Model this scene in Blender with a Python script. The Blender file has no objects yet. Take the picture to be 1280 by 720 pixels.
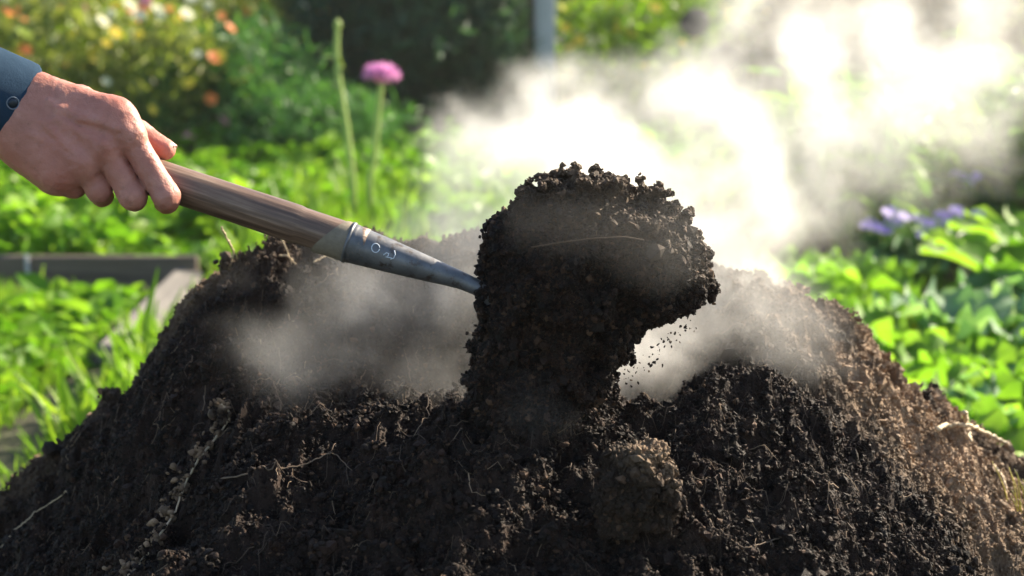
import bpy, math, random
import numpy as np
from mathutils import Vector, Matrix

R = math.radians
random.seed(7)
rng = np.random.default_rng(11)
scene = bpy.context.scene
col = scene.collection

# ------------------------------------------------------------------ camera, sky, sun, exposure
CAM_H, PITCH, LENS = 0.85, 12.0, 50.0
cam = bpy.data.cameras.new('camera')
cam.lens = LENS; cam.sensor_width = 36; cam.clip_end = 2000; cam.clip_start = 0.02
cam.dof.use_dof = True; cam.dof.focus_distance = 1.29; cam.dof.aperture_fstop = 4.6
co = bpy.data.objects.new('camera', cam); col.objects.link(co)
co.location = (0, 0, CAM_H); co.rotation_euler = (R(90 - PITCH), 0, 0)
scene.camera = co

SUN_EL, SUN_AZ = 30.0, 52.0          # azimuth clockwise from +Y (the viewing direction)
w = bpy.data.worlds.new('World'); scene.world = w; w.use_nodes = True
nt = w.node_tree; nt.nodes.clear()
sky = nt.nodes.new('ShaderNodeTexSky'); sky.sky_type = 'NISHITA'; sky.sun_disc = False
sky.sun_elevation = R(SUN_EL); sky.sun_rotation = R(SUN_AZ)
bg = nt.nodes.new('ShaderNodeBackground'); bg.inputs['Strength'].default_value = 0.08
wo = nt.nodes.new('ShaderNodeOutputWorld')
nt.links.new(sky.outputs[0], bg.inputs[0]); nt.links.new(bg.outputs[0], wo.inputs[0])
sl = bpy.data.lights.new('sun', 'SUN'); sl.energy = 5.0; sl.angle = R(0.5); sl.color = (1.0, 0.87, 0.68)
so = bpy.data.objects.new('sun', sl); col.objects.link(so)
sd = Vector((math.sin(R(SUN_AZ)) * math.cos(R(SUN_EL)), math.cos(R(SUN_AZ)) * math.cos(R(SUN_EL)), math.sin(R(SUN_EL))))
so.rotation_euler = sd.to_track_quat('Z', 'Y').to_euler(); so.location = (3, 3, 4)
vs = scene.view_settings
vs.view_transform = 'Standard'; vs.look = 'None'; vs.gamma = 1; vs.use_curve_mapping = False
vs.exposure = 1.85
scene.render.engine = 'CYCLES'
cy = scene.cycles
cy.use_denoising = True
cy.max_bounces = 8; cy.diffuse_bounces = 3; cy.glossy_bounces = 2; cy.transmission_bounces = 4
cy.transparent_max_bounces = 16; cy.volume_bounces = 4
cy.volume_step_rate = 1.0; cy.volume_max_steps = 256
cy.sample_clamp_indirect = 6.0

F = LENS / 36 * 1280
cp, sp = math.cos(R(PITCH)), math.sin(R(PITCH))
def at(px, py, d):
    """a point in the garden from a direction and a distance along the view"""
    x = (px - 640) / F * d; u = -(py - 360) / F * d
    return np.array([x, d * cp + u * sp, CAM_H - d * sp + u * cp])
FWD = np.array([0, cp, -sp]); UP = np.array([0, sp, cp]); RIGHT = np.array([1., 0, 0])

# ------------------------------------------------------------------ object helpers
def tag(o, label=None, cat=None, group=None, kind=None):
    if label: o['label'] = label
    if cat: o['category'] = cat
    if group: o['group'] = group
    if kind: o['kind'] = kind
    return o
def empty(name, loc=(0, 0, 0), rz=0.0):
    o = bpy.data.objects.new(name, None); col.objects.link(o)
    o.location = loc; o.rotation_euler = (0, 0, rz); o.empty_display_size = 0.05
    return o
def mesh(name, V, Fc, mat, parent=None, smooth=True, attr=None):
    """V (n,3), Fc (m,k) array or list of such arrays"""
    if not isinstance(Fc, (list, tuple)): Fc = [Fc]
    Fc = [np.asarray(f, np.int32) for f in Fc if len(f)]
    me = bpy.data.meshes.new(name)
    V = np.asarray(V, np.float32)
    me.vertices.add(len(V)); me.vertices.foreach_set('co', V.ravel())
    loops = np.concatenate([f.ravel() for f in Fc])
    tot = np.concatenate([np.full(len(f), f.shape[1], np.int32) for f in Fc])
    st = np.concatenate([[0], np.cumsum(tot)[:-1]]).astype(np.int32)
    me.loops.add(len(loops)); me.loops.foreach_set('vertex_index', loops)
    me.polygons.add(len(tot)); me.polygons.foreach_set('loop_start', st)
    me.update(calc_edges=True); me.validate()
    me.polygons.foreach_set('use_smooth', np.full(len(me.polygons), smooth))
    if attr is not None:
        for k, a in attr.items():
            at_ = me.attributes.new(k, 'FLOAT', 'POINT'); at_.data.foreach_set('value', np.asarray(a, np.float32))
    if mat: me.materials.append(mat)
    o = bpy.data.objects.new(name, me); col.objects.link(o)
    if parent: o.parent = parent
    return o
class MB:
    def __init__(s): s.V = []; s.F = {}; s.n = 0
    def add(s, V, Fs):
        V = np.asarray(V, float)
        if not isinstance(Fs, (list, tuple)): Fs = [Fs]
        for f in Fs:
            f = np.asarray(f)
            if len(f): s.F.setdefault(f.shape[1], []).append(f + s.n)
        s.V.append(V); s.n += len(V); return s
    def get(s): return np.concatenate(s.V), [np.concatenate(v) for v in s.F.values()]
    def build(s, name, mat, parent=None, smooth=True):
        V, Fs = s.get(); return mesh(name, V, Fs, mat, parent, smooth)
def tube(pts, rad, n=8, cap=True):
    pts = np.asarray(pts, float); m = len(pts); rad = np.broadcast_to(np.asarray(rad, float), (m,))
    t = np.gradient(pts, axis=0); t /= np.linalg.norm(t, axis=1)[:, None] + 1e-12
    ref = np.array([0, 0, 1.]) if abs(t[0][2]) < .9 else np.array([1., 0, 0])
    V = []
    u = np.cross(t[0], ref); u /= np.linalg.norm(u)
    for i in range(m):
        u = u - t[i] * (u @ t[i]); u /= np.linalg.norm(u); v = np.cross(t[i], u)
        a = np.arange(n) / n * 2 * np.pi
        V.append(pts[i] + rad[i] * (np.cos(a)[:, None] * u + np.sin(a)[:, None] * v))
    V = np.concatenate(V)
    i, j = np.meshgrid(np.arange(m - 1), np.arange(n), indexing='ij'); i = i.ravel(); j = j.ravel()
    Q = np.stack([i * n + j, i * n + (j + 1) % n, (i + 1) * n + (j + 1) % n, (i + 1) * n + j], 1)
    Fs = [Q]
    if cap:
        V = np.vstack([V, pts[0], pts[-1]]); a = np.arange(n)
        Fs.append(np.concatenate([np.stack([np.full(n, m * n), (a + 1) % n, a], 1),
                                  np.stack([np.full(n, m * n + 1), (m - 1) * n + a, (m - 1) * n + (a + 1) % n], 1)]))
    return V, Fs
def box(cx, cy_, cz, sx, sy, sz, bev=0.0):
    if bev <= 0: bev = min(sx, sy, sz) * .08
    V = []; hx, hy, hz = sx / 2, sy / 2, sz / 2
    # chamfered box: 24 vertices
    idx = {}
    for a in (-1, 1):
        for b in (-1, 1):
            for c in (-1, 1):
                for k in range(3):
                    p = [a * hx, b * hy, c * hz]
                    for q in range(3):
                        if q != k: p[q] -= (a, b, c)[q] * bev
                    idx[(a, b, c, k)] = len(V); V.append([p[0] + cx, p[1] + cy_, p[2] + cz])
    Q = []; T = []
    for k in range(3):
        for s in (-1, 1):
            o1, o2 = [q for q in range(3) if q != k]
            f = []
            for (a, b) in ((-1, -1), (1, -1), (1, 1), (-1, 1)):
                t = [0, 0, 0]; t[k] = s; t[o1] = a; t[o2] = b; f.append(idx[(*t, k)])
            Q.append(f)
    for k in range(3):
        o1, o2 = [q for q in range(3) if q != k]
        for a in (-1, 1):
            for b in (-1, 1):
                t = [0, 0, 0]; t[o1] = a; t[o2] = b
                t[k] = -1; p = tuple(t); t[k] = 1; q = tuple(t)
                Q.append([idx[(*p, o1)], idx[(*q, o1)], idx[(*q, o2)], idx[(*p, o2)]])
    for a in (-1, 1):
        for b in (-1, 1):
            for c in (-1, 1): T.append([idx[(a, b, c, k)] for k in range(3)])
    return np.array(V), [np.array(Q), np.array(T)]
def rand_rot(n, tilt=np.pi):
    """random rotations; tilt limits how far local Z leaves world Z"""
    yaw = rng.uniform(0, 2 * np.pi, n); ax = rng.uniform(0, 2 * np.pi, n)
    th = np.arccos(rng.uniform(np.cos(tilt), 1, n))
    return rot_from(yaw, ax, th)
def rot_from(yaw, ax, th):
    n = len(yaw); c, s = np.cos(yaw), np.sin(yaw)
    Z = np.zeros((n, 3, 3)); Z[:, 0, 0] = c; Z[:, 0, 1] = -s; Z[:, 1, 0] = s; Z[:, 1, 1] = c; Z[:, 2, 2] = 1
    kx, ky = np.cos(ax), np.sin(ax); C, S = np.cos(th), np.sin(th); v = 1 - C
    T = np.zeros((n, 3, 3))
    T[:, 0, 0] = C + kx * kx * v; T[:, 0, 1] = kx * ky * v; T[:, 0, 2] = ky * S
    T[:, 1, 0] = kx * ky * v; T[:, 1, 1] = C + ky * ky * v; T[:, 1, 2] = -kx * S
    T[:, 2, 0] = -ky * S; T[:, 2, 1] = kx * S; T[:, 2, 2] = C
    return T @ Z
def scatter(tV, tF, M, T, jit=0.0):
    """copies of a template, one per (M, T); merged"""
    n, k = len(T), len(tV)
    V = np.einsum('nij,kj->nki', M, tV)
    if jit > 0: V *= (1 + rng.uniform(-jit, jit, (n, k, 1)))
    V += T[:, None, :]
    Fs = [(f[None] + (np.arange(n) * k)[:, None, None]).reshape(-1, f.shape[1]) for f in (tF if isinstance(tF, list) else [tF])]
    return V.reshape(-1, 3), Fs

# ------------------------------------------------------------------ noise
_perm = np.random.default_rng(3).permutation(256).astype(np.int32); _perm = np.concatenate([_perm, _perm])
_val = np.random.default_rng(4).uniform(-1, 1, 256).astype(np.float32)
def vnoise(p, seed=0):
    p = np.asarray(p, np.float32) + np.float32(seed * 17.31 + 100)
    i = np.floor(p).astype(np.int32); f = p - i; f = f * f * f * (f * (f * 6 - 15) + 10); i &= 255
    def h(a, b, c): return _val[_perm[_perm[_perm[(i[..., 0] + a) & 255] + ((i[..., 1] + b) & 255)] + ((i[..., 2] + c) & 255)]]
    x, y, z = f[..., 0], f[..., 1], f[..., 2]
    l = lambda a, b, t: a + (b - a) * t
    return l(l(l(h(0, 0, 0), h(1, 0, 0), x), l(h(0, 1, 0), h(1, 1, 0), x), y),
             l(l(h(0, 0, 1), h(1, 0, 1), x), l(h(0, 1, 1), h(1, 1, 1), x), y), z)
def fbm(p, oct=4, seed=0, gain=.5, lac=2.03, billow=False):
    p = np.asarray(p, np.float32); s = 0; a = 1.0
    for o in range(oct):
        n = vnoise(p, seed + o * 3)
        if billow: n = 1 - 2 * np.abs(n)
        s = s + a * n; a *= gain; p = p * lac
    return s

# ------------------------------------------------------------------ signed distance surfaces (surface nets)
def cap_sdf(P, a, b, ra, rb, squash=1.0):
    a = np.asarray(a, float); b = np.asarray(b, float); d = b - a
    q = P - a
    if squash != 1.0:
        k = (squash - 1); q = q + (q @ FWD)[..., None] * FWD * k; d = d + (d @ FWD) * FWD * k
    t = np.clip((q @ d) / (d @ d + 1e-12), 0, 1)
    return np.linalg.norm(q - t[..., None] * d, axis=-1) - (ra + (rb - ra) * t)
def smin(a, b, k):
    h = np.clip(.5 + .5 * (b - a) / k, 0, 1)
    return b + (a - b) * h - k * h * (1 - h)
def surface_nets(fn, lo, hi, h):
    lo = np.asarray(lo, float); hi = np.asarray(hi, float)
    n = np.ceil((hi - lo) / h).astype(int) + 1
    xs = [lo[i] + np.arange(n[i]) * h for i in range(3)]
    D = np.empty(n, np.float32)
    step = max(1, int(1.5e6 // (n[1] * n[2])))
    for s in range(0, n[0], step):
        G = np.stack(np.meshgrid(xs[0][s:s + step], xs[1], xs[2], indexing='ij'), -1)
        D[s:s + step] = fn(G)
    S = D < 0
    cnt = np.zeros(n - 1, np.int8)
    for a in (0, 1):
        for b in (0, 1):
            for c in (0, 1):
                cnt += S[a:n[0] - 1 + a, b:n[1] - 1 + b, c:n[2] - 1 + c]
    cells = np.argwhere((cnt > 0) & (cnt < 8))
    idx = -np.ones(n - 1, np.int32); idx[tuple(cells.T)] = np.arange(len(cells))
    acc = np.zeros((len(cells), 3)); w_ = np.zeros(len(cells))
    cor = [(a, b, c) for a in (0, 1) for b in (0, 1) for c in (0, 1)]
    for p in cor:
        for k in range(3):
            if p[k] == 0:
                q = list(p); q[k] = 1
                d0 = D[tuple((cells + p).T)]; d1 = D[tuple((cells + q).T)]
                m = (d0 < 0) != (d1 < 0)
                t = np.where(m, d0 / np.where(m, d0 - d1, 1), 0)
                pt = np.array(p, float)[None].repeat(len(cells), 0); pt[:, k] = t
                acc += pt * m[:, None]; w_ += m
    V = lo + (cells + acc / w_[:, None]) * h
    Fs = []
    for k in range(3):
        a, b = (k + 1) % 3, (k + 2) % 3
        s0 = np.take(S, range(n[k] - 1), k); s1 = np.take(S, range(1, n[k]), k)
        e = np.argwhere(s0 != s1)
        e = e[(e[:, a] > 0) & (e[:, b] > 0) & (e[:, a] < n[a] - 1) & (e[:, b] < n[b] - 1)]
        o = np.zeros(3, int)
        def id_(da, db):
            q = e.copy(); q[:, a] -= da; q[:, b] -= db; return idx[tuple(q.T)]
        f = np.stack([id_(1, 1), id_(0, 1), id_(0, 0), id_(1, 0)], 1)
        fl = ~s0[tuple(e.T)]
        f[fl] = f[fl][:, ::-1]
        Fs.append(f)
    Fq = np.concatenate(Fs); Fq = Fq[(Fq >= 0).all(1)]
    return V, Fq
def vnormals(V, Fq):
    n = np.cross(V[Fq[:, 2]] - V[Fq[:, 0]], V[Fq[:, -1]] - V[Fq[:, 1]])
    N = np.zeros_like(V)
    for k in range(Fq.shape[1]): np.add.at(N, Fq[:, k], n)
    return N / (np.linalg.norm(N, axis=1)[:, None] + 1e-12)

# ------------------------------------------------------------------ materials
class NT:
    def __init__(s, name):
        s.m = bpy.data.materials.new(name); s.m.use_nodes = True; s.t = s.m.node_tree; s.t.nodes.clear()
        s.out = s.n('ShaderNodeOutputMaterial')
    def n(s, typ, inp=None, **kw):
        d = s.t.nodes.new(typ)
        for k, v in kw.items(): setattr(d, k, v)
        for k, v in (inp or {}).items(): s.set(d.inputs[k], v)
        return d
    def set(s, sock, v):
        if isinstance(v, bpy.types.NodeSocket): s.t.links.new(v, sock)
        else:
            if sock.type == 'RGBA' and len(v) == 3: v = (*v, 1)
            sock.default_value = v
    def ramp(s, fac, stops, interp='LINEAR'):
        r = s.n('ShaderNodeValToRGB', {'Fac': fac}); cr = r.color_ramp; cr.interpolation = interp
        while len(cr.elements) < len(stops): cr.elements.new(.5)
        for e, (p, c) in zip(cr.elements, stops): e.position = p; e.color = (*c, 1) if len(c) == 3 else c
        return r.outputs[0]
    def noise(s, scale, detail=4, rough=.55, vec=None, out='Fac'):
        i = {'Scale': scale, 'Detail': detail, 'Roughness': rough}
        if vec is not None: i['Vector'] = vec
        return s.n('ShaderNodeTexNoise', i).outputs[out]
    def math(s, op, a, b=0.0, clamp=False):
        d = s.n('ShaderNodeMath', operation=op, use_clamp=clamp); s.set(d.inputs[0], a); s.set(d.inputs[1], b); return d.outputs[0]
    def mix(s, fac, a, b, mode='MIX'):
        d = s.n('ShaderNodeMix', data_type='RGBA', blend_type=mode)
        s.set(d.inputs[0], fac); s.set(d.inputs[6], a); s.set(d.inputs[7], b); return d.outputs[2]
    def bump(s, h, strength=.5, dist=.001, normal=None):
        i = {'Height': h, 'Strength': strength, 'Distance': dist}
        if normal is not None: i['Normal'] = normal
        return s.n('ShaderNodeBump', i).outputs[0]
    def obj(s): return s.n('ShaderNodeTexCoord').outputs['Object']
    def island(s): return s.n('ShaderNodeNewGeometry').outputs['Random Per Island']
    def pbr(s, **k):
        i = {kk.replace('_', ' '): v for kk, v in k.items()}
        b = s.n('ShaderNodeBsdfPrincipled', i); s.t.links.new(b.outputs[0], s.out.inputs[0]); return s.m
def soil_mat(name, dry=0.0, red=0.0):
    m = NT(name); o = m.obj(); r = m.island()
    n1 = m.noise(38, 5, .6, o); n2 = m.noise(600, 3, .6, o)
    c = m.ramp(n1, [(.3, (.0035, .0020, .0013)), (.52, (.0085, .0044, .0028)), (.72, (.032, .0145, .0085))])
    c2 = m.ramp(r, [(0, (.0035, .0020, .0013)), (.6, (.011, .0058, .0036)), (.92, (.042, .020, .0115)), (1, (.16, .09, .05))])
    cc = m.mix(.55, c, c2)
    a = m.n('ShaderNodeAttribute', attribute_name='dry').outputs['Fac']  # drier crumb, plus sunlit edges painted into the colour
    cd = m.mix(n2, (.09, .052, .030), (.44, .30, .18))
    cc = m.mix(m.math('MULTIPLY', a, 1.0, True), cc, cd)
    b = m.bump(n2, .9, .0015)
    rough = m.ramp(n2, [(.3, (.55,) * 3), (.7, (.95,) * 3)])
    return m.pbr(Base_Color=cc, Roughness=rough, Normal=b, Specular_IOR_Level=.22)
def leaf_mat(name, stops, trans=.45, rough=.45, veins=False):
    m = NT(name); r = m.island()
    n = m.noise(9, 3, .5, m.obj())
    f = m.math('ADD', m.math('MULTIPLY', r, .7), m.math('MULTIPLY', m.math('SUBTRACT', n, .35), .9), True)
    c = m.ramp(f, stops)
    b = m.n('ShaderNodeBsdfPrincipled', {'Base Color': c, 'Roughness': rough, 'Specular IOR Level': .2})
    bt = m.mix(1.0, c, (1.25, 1.35, .55), 'MULTIPLY')
    t = m.n('ShaderNodeBsdfTranslucent', {'Color': bt})
    mx = m.n('ShaderNodeMixShader', {0: trans}); m.t.links.new(b.outputs[0], mx.inputs[1]); m.t.links.new(t.outputs[0], mx.inputs[2])
    m.t.links.new(mx.outputs[0], m.out.inputs[0]); return m.m
def flower_mat(name, c, trans=.35):
    m = NT(name); r = m.noise(60, 2, .5, m.obj())
    cc = m.mix(r, tuple(x * .75 for x in c), tuple(min(.9, x * 1.15) for x in c))
    b = m.n('ShaderNodeBsdfPrincipled', {'Base Color': cc, 'Roughness': .6})
    t = m.n('ShaderNodeBsdfTranslucent', {'Color': cc})
    mx = m.n('ShaderNodeMixShader', {0: trans}); m.t.links.new(b.outputs[0], mx.inputs[1]); m.t.links.new(t.outputs[0], mx.inputs[2])
    m.t.links.new(mx.outputs[0], m.out.inputs[0]); return m.m
def wood_mat(name, c0, c1, axis=0, scale=60, rough=.6):
    m = NT(name); o = m.obj()
    mp = m.n('ShaderNodeMapping', {'Vector': o}); s = [scale, scale, scale]; s[axis] = scale * .05
    mp.inputs['Scale'].default_value = s
    n = m.noise(1.0, 6, .65, mp.outputs[0])
    n2 = m.noise(3.0, 3, .5, o)
    c = m.ramp(n, [(.35, c0), (.65, c1)])
    c = m.mix(m.math('MULTIPLY', n2, .5), c, tuple(x * .45 for x in c0))
    return m.pbr(Base_Color=c, Roughness=rough, Normal=m.bump(n, .5, .0006))

M_soil = soil_mat('dark_compost')
G_ = lambda *s: [(p, c) for p, c in s]
M_grass = leaf_mat('fresh_grass', G_((0, (.06, .13, .012)), (.5, (.15, .28, .025)), (1, (.30, .40, .06))), .5)
M_cover = leaf_mat('bright_leaves', G_((0, (.05, .14, .012)), (.5, (.13, .27, .022)), (1, (.25, .37, .05))), .5)
M_lettuce = leaf_mat('lettuce_leaf', G_((0, (.09, .21, .02)), (.5, (.17, .33, .035)), (1, (.28, .42, .07))), .5, .6)
M_kale = leaf_mat('kale_leaf', G_((0, (.07, .17, .08)), (.5, (.15, .28, .14)), (1, (.30, .42, .26))), .4, .6)
M_mid = leaf_mat('mid_green_foliage', G_((0, (.02, .06, .015)), (.5, (.04, .11, .025)), (1, (.08, .17, .035))), .4)
M_fern = leaf_mat('feathery_foliage', G_((0, (.03, .09, .03)), (.5, (.065, .17, .05)), (1, (.12, .25, .06))), .35)
M_dark = leaf_mat('dark_needles', G_((0, (.018, .045, .028)), (.5, (.038, .085, .05)), (1, (.085, .15, .08))), .35)
M_yel = leaf_mat('yellow_green_foliage', G_((0, (.06, .13, .01)), (.5, (.13, .24, .015)), (1, (.26, .34, .03))), .5)
M_olive = leaf_mat('olive_foliage', G_((0, (.07, .10, .02)), (.5, (.16, .20, .04)), (1, (.36, .36, .12))), .4)
M_mauve = leaf_mat('bronze_foliage', G_((0, (.05, .035, .03)), (.5, (.10, .07, .06)), (1, (.17, .13, .10))), .3)
M_stem = leaf_mat('green_stem', G_((0, (.24, .34, .08)), (1, (.38, .48, .14))), .2)
M_bark = wood_mat('bark', (.05, .04, .03), (.12, .10, .08), 2, 30, .9)
M_board = wood_mat('weathered_board', (.08, .058, .042), (.20, .155, .12), 0, 40, .85)
M_boardy = wood_mat('weathered_plank', (.10, .09, .08), (.24, .22, .19), 1, 40, .85)
M_post = wood_mat('grey_post', (.34, .34, .35), (.62, .62, .62), 2, 30, .85)
FL = {k: flower_mat('petals_' + k, c) for k, c in dict(
    yellow=(.80, .62, .04), orange=(.80, .24, .05), pink=(.75, .30, .38), cream=(.80, .78, .55), white=(.8, .8, .72),
    lilac=(.75, .32, .62), lime=(.50, .62, .08), violet=(.34, .26, .66)).items()}

# ------------------------------------------------------------------ ground
m = NT('garden_soil'); o_ = m.obj()
c = m.mix(m.noise(1.7, 5, .6, o_), (.022, .030, .012), (.055, .075, .02))
c = m.mix(m.noise(9, 4, .6, o_), c, (.05, .04, .025))
M_ground = m.pbr(Base_Color=c, Roughness=.95, Normal=m.bump(m.noise(60, 4, .6, o_), .8, .02))
n = 120
a = np.sign(np.linspace(-1, 1, n)) * np.abs(np.linspace(-1, 1, n)) ** 3 * 400
gx, gy = np.meshgrid(a, a + 6, indexing='ij')
gz = fbm(np.stack([gx * .8, gy * .8, gx * 0], -1), 3) * .012
i, j = np.meshgrid(np.arange(n - 1), np.arange(n - 1), indexing='ij'); i = i.ravel(); j = j.ravel()
Q = np.stack([i * n + j, (i + 1) * n + j, (i + 1) * n + j + 1, i * n + j + 1], 1)
tag(mesh('ground', np.stack([gx, gy, gz], -1).reshape(-1, 3), Q, M_ground), kind='structure')

# ------------------------------------------------------------------ compost heap
def heap_axis(lo, hi, f0, f1, fine, coarse):
    a = [lo]
    while a[-1] < hi:
        x = a[-1]; d = 0 if f0 <= x <= f1 else min(abs(x - f0), abs(x - f1))
        a.append(x + min(coarse, fine + d * .12))
    return np.array(a)
HX = heap_axis(-1.45, 1.45, -.60, .62, .0021, .03)
HY = heap_axis(.30, 2.9, 1.02, 1.85, .0021, .03)
CX = [-1.35, -1.1, -.9, -.75, -.62, -.54, -.45, -.38, -.31, -.25, -.15, 0, .15, .27, .36, .45, .54, .64, .8, 1.0, 1.2, 1.35]
CZ = [-.08, -.05, .02, .10, .210, .285, .378, .456, .512, .545, .552, .548, .542, .522, .462, .386, .305, .230, .12, .02, -.04, -.08]
def heap_base(x, y):
    zc = np.interp(x, CX, CZ)
    zc = (zc + np.interp(x + .02, CX, CZ) + np.interp(x - .02, CX, CZ)) / 3
    t = 1.58 - y
    front = np.where(t > 0, .46 * (np.sqrt(t * t + .05 ** 2) - .05), 0)
    back = np.where(t < 0, .75 * (np.sqrt(t * t + .08 ** 2) - .08), 0)
    z = zc - front - back
    g = lambda cx, cy_, sx, sy: np.exp(-((x - cx) / sx) ** 2 - ((y - cy_) / sy) ** 2)
    z = z - .100 * g(-.06, 1.43, .14, .085) - .115 * g(.15, 1.49, .085, .075) - .075 * g(.12, 1.39, .10, .06) - .022 * g(-.14, 1.66, .09, .12) - .030 * g(.27, 1.62, .05, .10) + .020 * g(.25, 1.33, .08, .045) + .015 * g(.12,1.30,.05,.03)
    z = z - .03 * g(-.35, 1.28, .12, .10) + .02 * g(.02, 1.2, .12, .04) - .02 * g(.3, 1.5, .05, .05)
    return z
gx, gy = np.meshgrid(HX, HY, indexing='ij')
P3 = np.stack([gx, gy, np.zeros_like(gx)], -1)
hz = heap_base(gx, gy)
hz += .018 * fbm(P3 * 7, 2, 1) + .010 * fbm(P3 * 12, 1, 21, billow=True) + .014 * fbm(P3 * 20 + .35 * fbm(P3 * 40, 1, 77)[..., None], 2, 5, billow=True) + .0075 * fbm(P3 * 52, 2, 9, billow=True) + .0040 * fbm(P3 * 130, 2, 14, billow=True)
def heap_z(x, y):
    i = np.clip(np.searchsorted(HX, x) - 1, 0, len(HX) - 2); j = np.clip(np.searchsorted(HY, y) - 1, 0, len(HY) - 2)
    u = (x - HX[i]) / (HX[i + 1] - HX[i]); v = (y - HY[j]) / (HY[j + 1] - HY[j])
    return (hz[i, j] * (1 - u) * (1 - v) + hz[i + 1, j] * u * (1 - v) + hz[i, j + 1] * (1 - u) * v + hz[i + 1, j + 1] * u * v)
def heap_n(x, y, e=.004):
    n = np.stack([heap_z(x - e, y) - heap_z(x + e, y), heap_z(x, y - e) - heap_z(x, y + e), np.full_like(x, 2 * e)], -1)
    return n / np.linalg.norm(n, axis=-1)[..., None]
def dry_lit_tone(x, y, z):
    """the crest and the right shoulder of the heap are drier, their sunlit rim painted paler still"""
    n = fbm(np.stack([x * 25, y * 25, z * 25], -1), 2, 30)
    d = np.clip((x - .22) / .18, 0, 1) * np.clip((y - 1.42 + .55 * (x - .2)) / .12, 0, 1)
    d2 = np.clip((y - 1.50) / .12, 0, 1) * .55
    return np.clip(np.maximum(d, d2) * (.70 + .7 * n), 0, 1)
hb = MB()
nx, ny = len(HX), len(HY)
V = np.stack([gx, gy, hz], -1).reshape(-1, 3)
i, j = np.meshgrid(np.arange(nx - 1), np.arange(ny - 1), indexing='ij'); i = i.ravel(); j = j.ravel()
Q = np.stack([i * ny + j, (i + 1) * ny + j, (i + 1) * ny + j + 1, i * ny + j + 1], 1)
hb.add(V, Q)
# crumb template: an irregular 12-vertex lump
t = (1 + 5 ** .5) / 2
icoV = np.array([(-1, t, 0), (1, t, 0), (-1, -t, 0), (1, -t, 0), (0, -1, t), (0, 1, t), (0, -1, -t), (0, 1, -t), (t, 0, -1), (t, 0, 1), (-t, 0, -1), (-t, 0, 1)]) / math.sqrt(1 + t * t)
icoF = np.array([(0, 11, 5), (0, 5, 1), (0, 1, 7), (0, 7, 10), (0, 10, 11), (1, 5, 9), (5, 11, 4), (11, 10, 2), (10, 7, 6), (7, 1, 8), (3, 9, 4), (3, 4, 2), (3, 2, 6), (3, 6, 8), (3, 8, 9), (4, 9, 5), (2, 4, 11), (6, 2, 10), (8, 6, 7), (9, 8, 1)])
def crumbs(P, N, r, lift=.25):
    n = len(P)
    M = rand_rot(n) * rng.uniform(.4, 1.5, (n, 1, 3)) * r[:, None, None]
    return scatter(icoV, [icoF], M, P + N * (r * lift)[:, None], .42)
def heap_crumbs(n, r0, sig, box_=(-.62, .64, 1.02, 1.80), thr=-9.0, lift=.25, stack=0.0):
    x = rng.uniform(box_[0], box_[1], n); y = rng.uniform(box_[2], box_[3], n)
    c = fbm(np.stack([x * 30, y * 30, 0 * x], -1), 2, 40)
    k = c > thr; x, y, c = x[k], y[k], c[k]
    P = np.stack([x, y, heap_z(x, y)], -1); N = heap_n(x, y)
    r = r0 * np.exp(rng.normal(0, sig, len(x)))
    if stack > 0: P = P + N * (np.clip(c - thr, 0, 1) * rng.uniform(0, stack, len(x)))[:, None]
    return crumbs(P, N, r, lift)
def heap_clusters(n):
    # small aggregates: a knot of crumbs piled on one another
    x = rng.uniform(-.60, .62, n); y = rng.uniform(1.04, 1.78, n)
    c = fbm(np.stack([x * 14, y * 14, 0 * x], -1), 2, 44); k = c > rng.uniform(-.5, .5, n); x, y = x[k], y[k]; n = len(x)
    P = np.stack([x, y, heap_z(x, y)], -1); N = heap_n(x, y); R_ = .0036 * np.exp(rng.normal(0, .45, n))
    m_ = 20; v = rng.normal(0, 1, (n, m_, 3)); v /= np.linalg.norm(v, axis=-1)[..., None]
    Q_ = P[:, None] + N[:, None] * R_[:, None, None] * .5 + v * R_[:, None, None] * rng.uniform(.3, 1, (n, m_, 1))
    return crumbs(Q_.reshape(-1, 3), np.zeros((n * m_, 3)), (np.repeat(R_, m_) * .24 + .0005) * np.exp(rng.normal(0, .3, n * m_)), 0)
hb.add(*heap_crumbs(230000, .00105, .35, lift=.3))
hb.add(*heap_crumbs(110000, .0014, .4, thr=.0, stack=.010))
hb.add(*heap_crumbs(6000, .0024, .3, thr=0, lift=.1))
hb.add(*heap_clusters(7500))
for bx_ in ((-1.2, -.6, .45, 2.4), (.62, 1.2, .45, 2.4), (-.6, .62, .45, 1.02), (-.6, .62, 1.8, 2.4)): hb.add(*heap_crumbs(3500, .0045, .5, box_=bx_))
Vh, Fh = hb.get()
heap = tag(mesh('compost_heap', Vh, Fh, M_soil, smooth=False, attr={'dry': dry_lit_tone(Vh[:, 0], Vh[:, 1], Vh[:, 2])}),
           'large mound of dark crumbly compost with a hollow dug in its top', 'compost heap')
print('heap verts', len(Vh))
del Vh, Fh, hb

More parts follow.
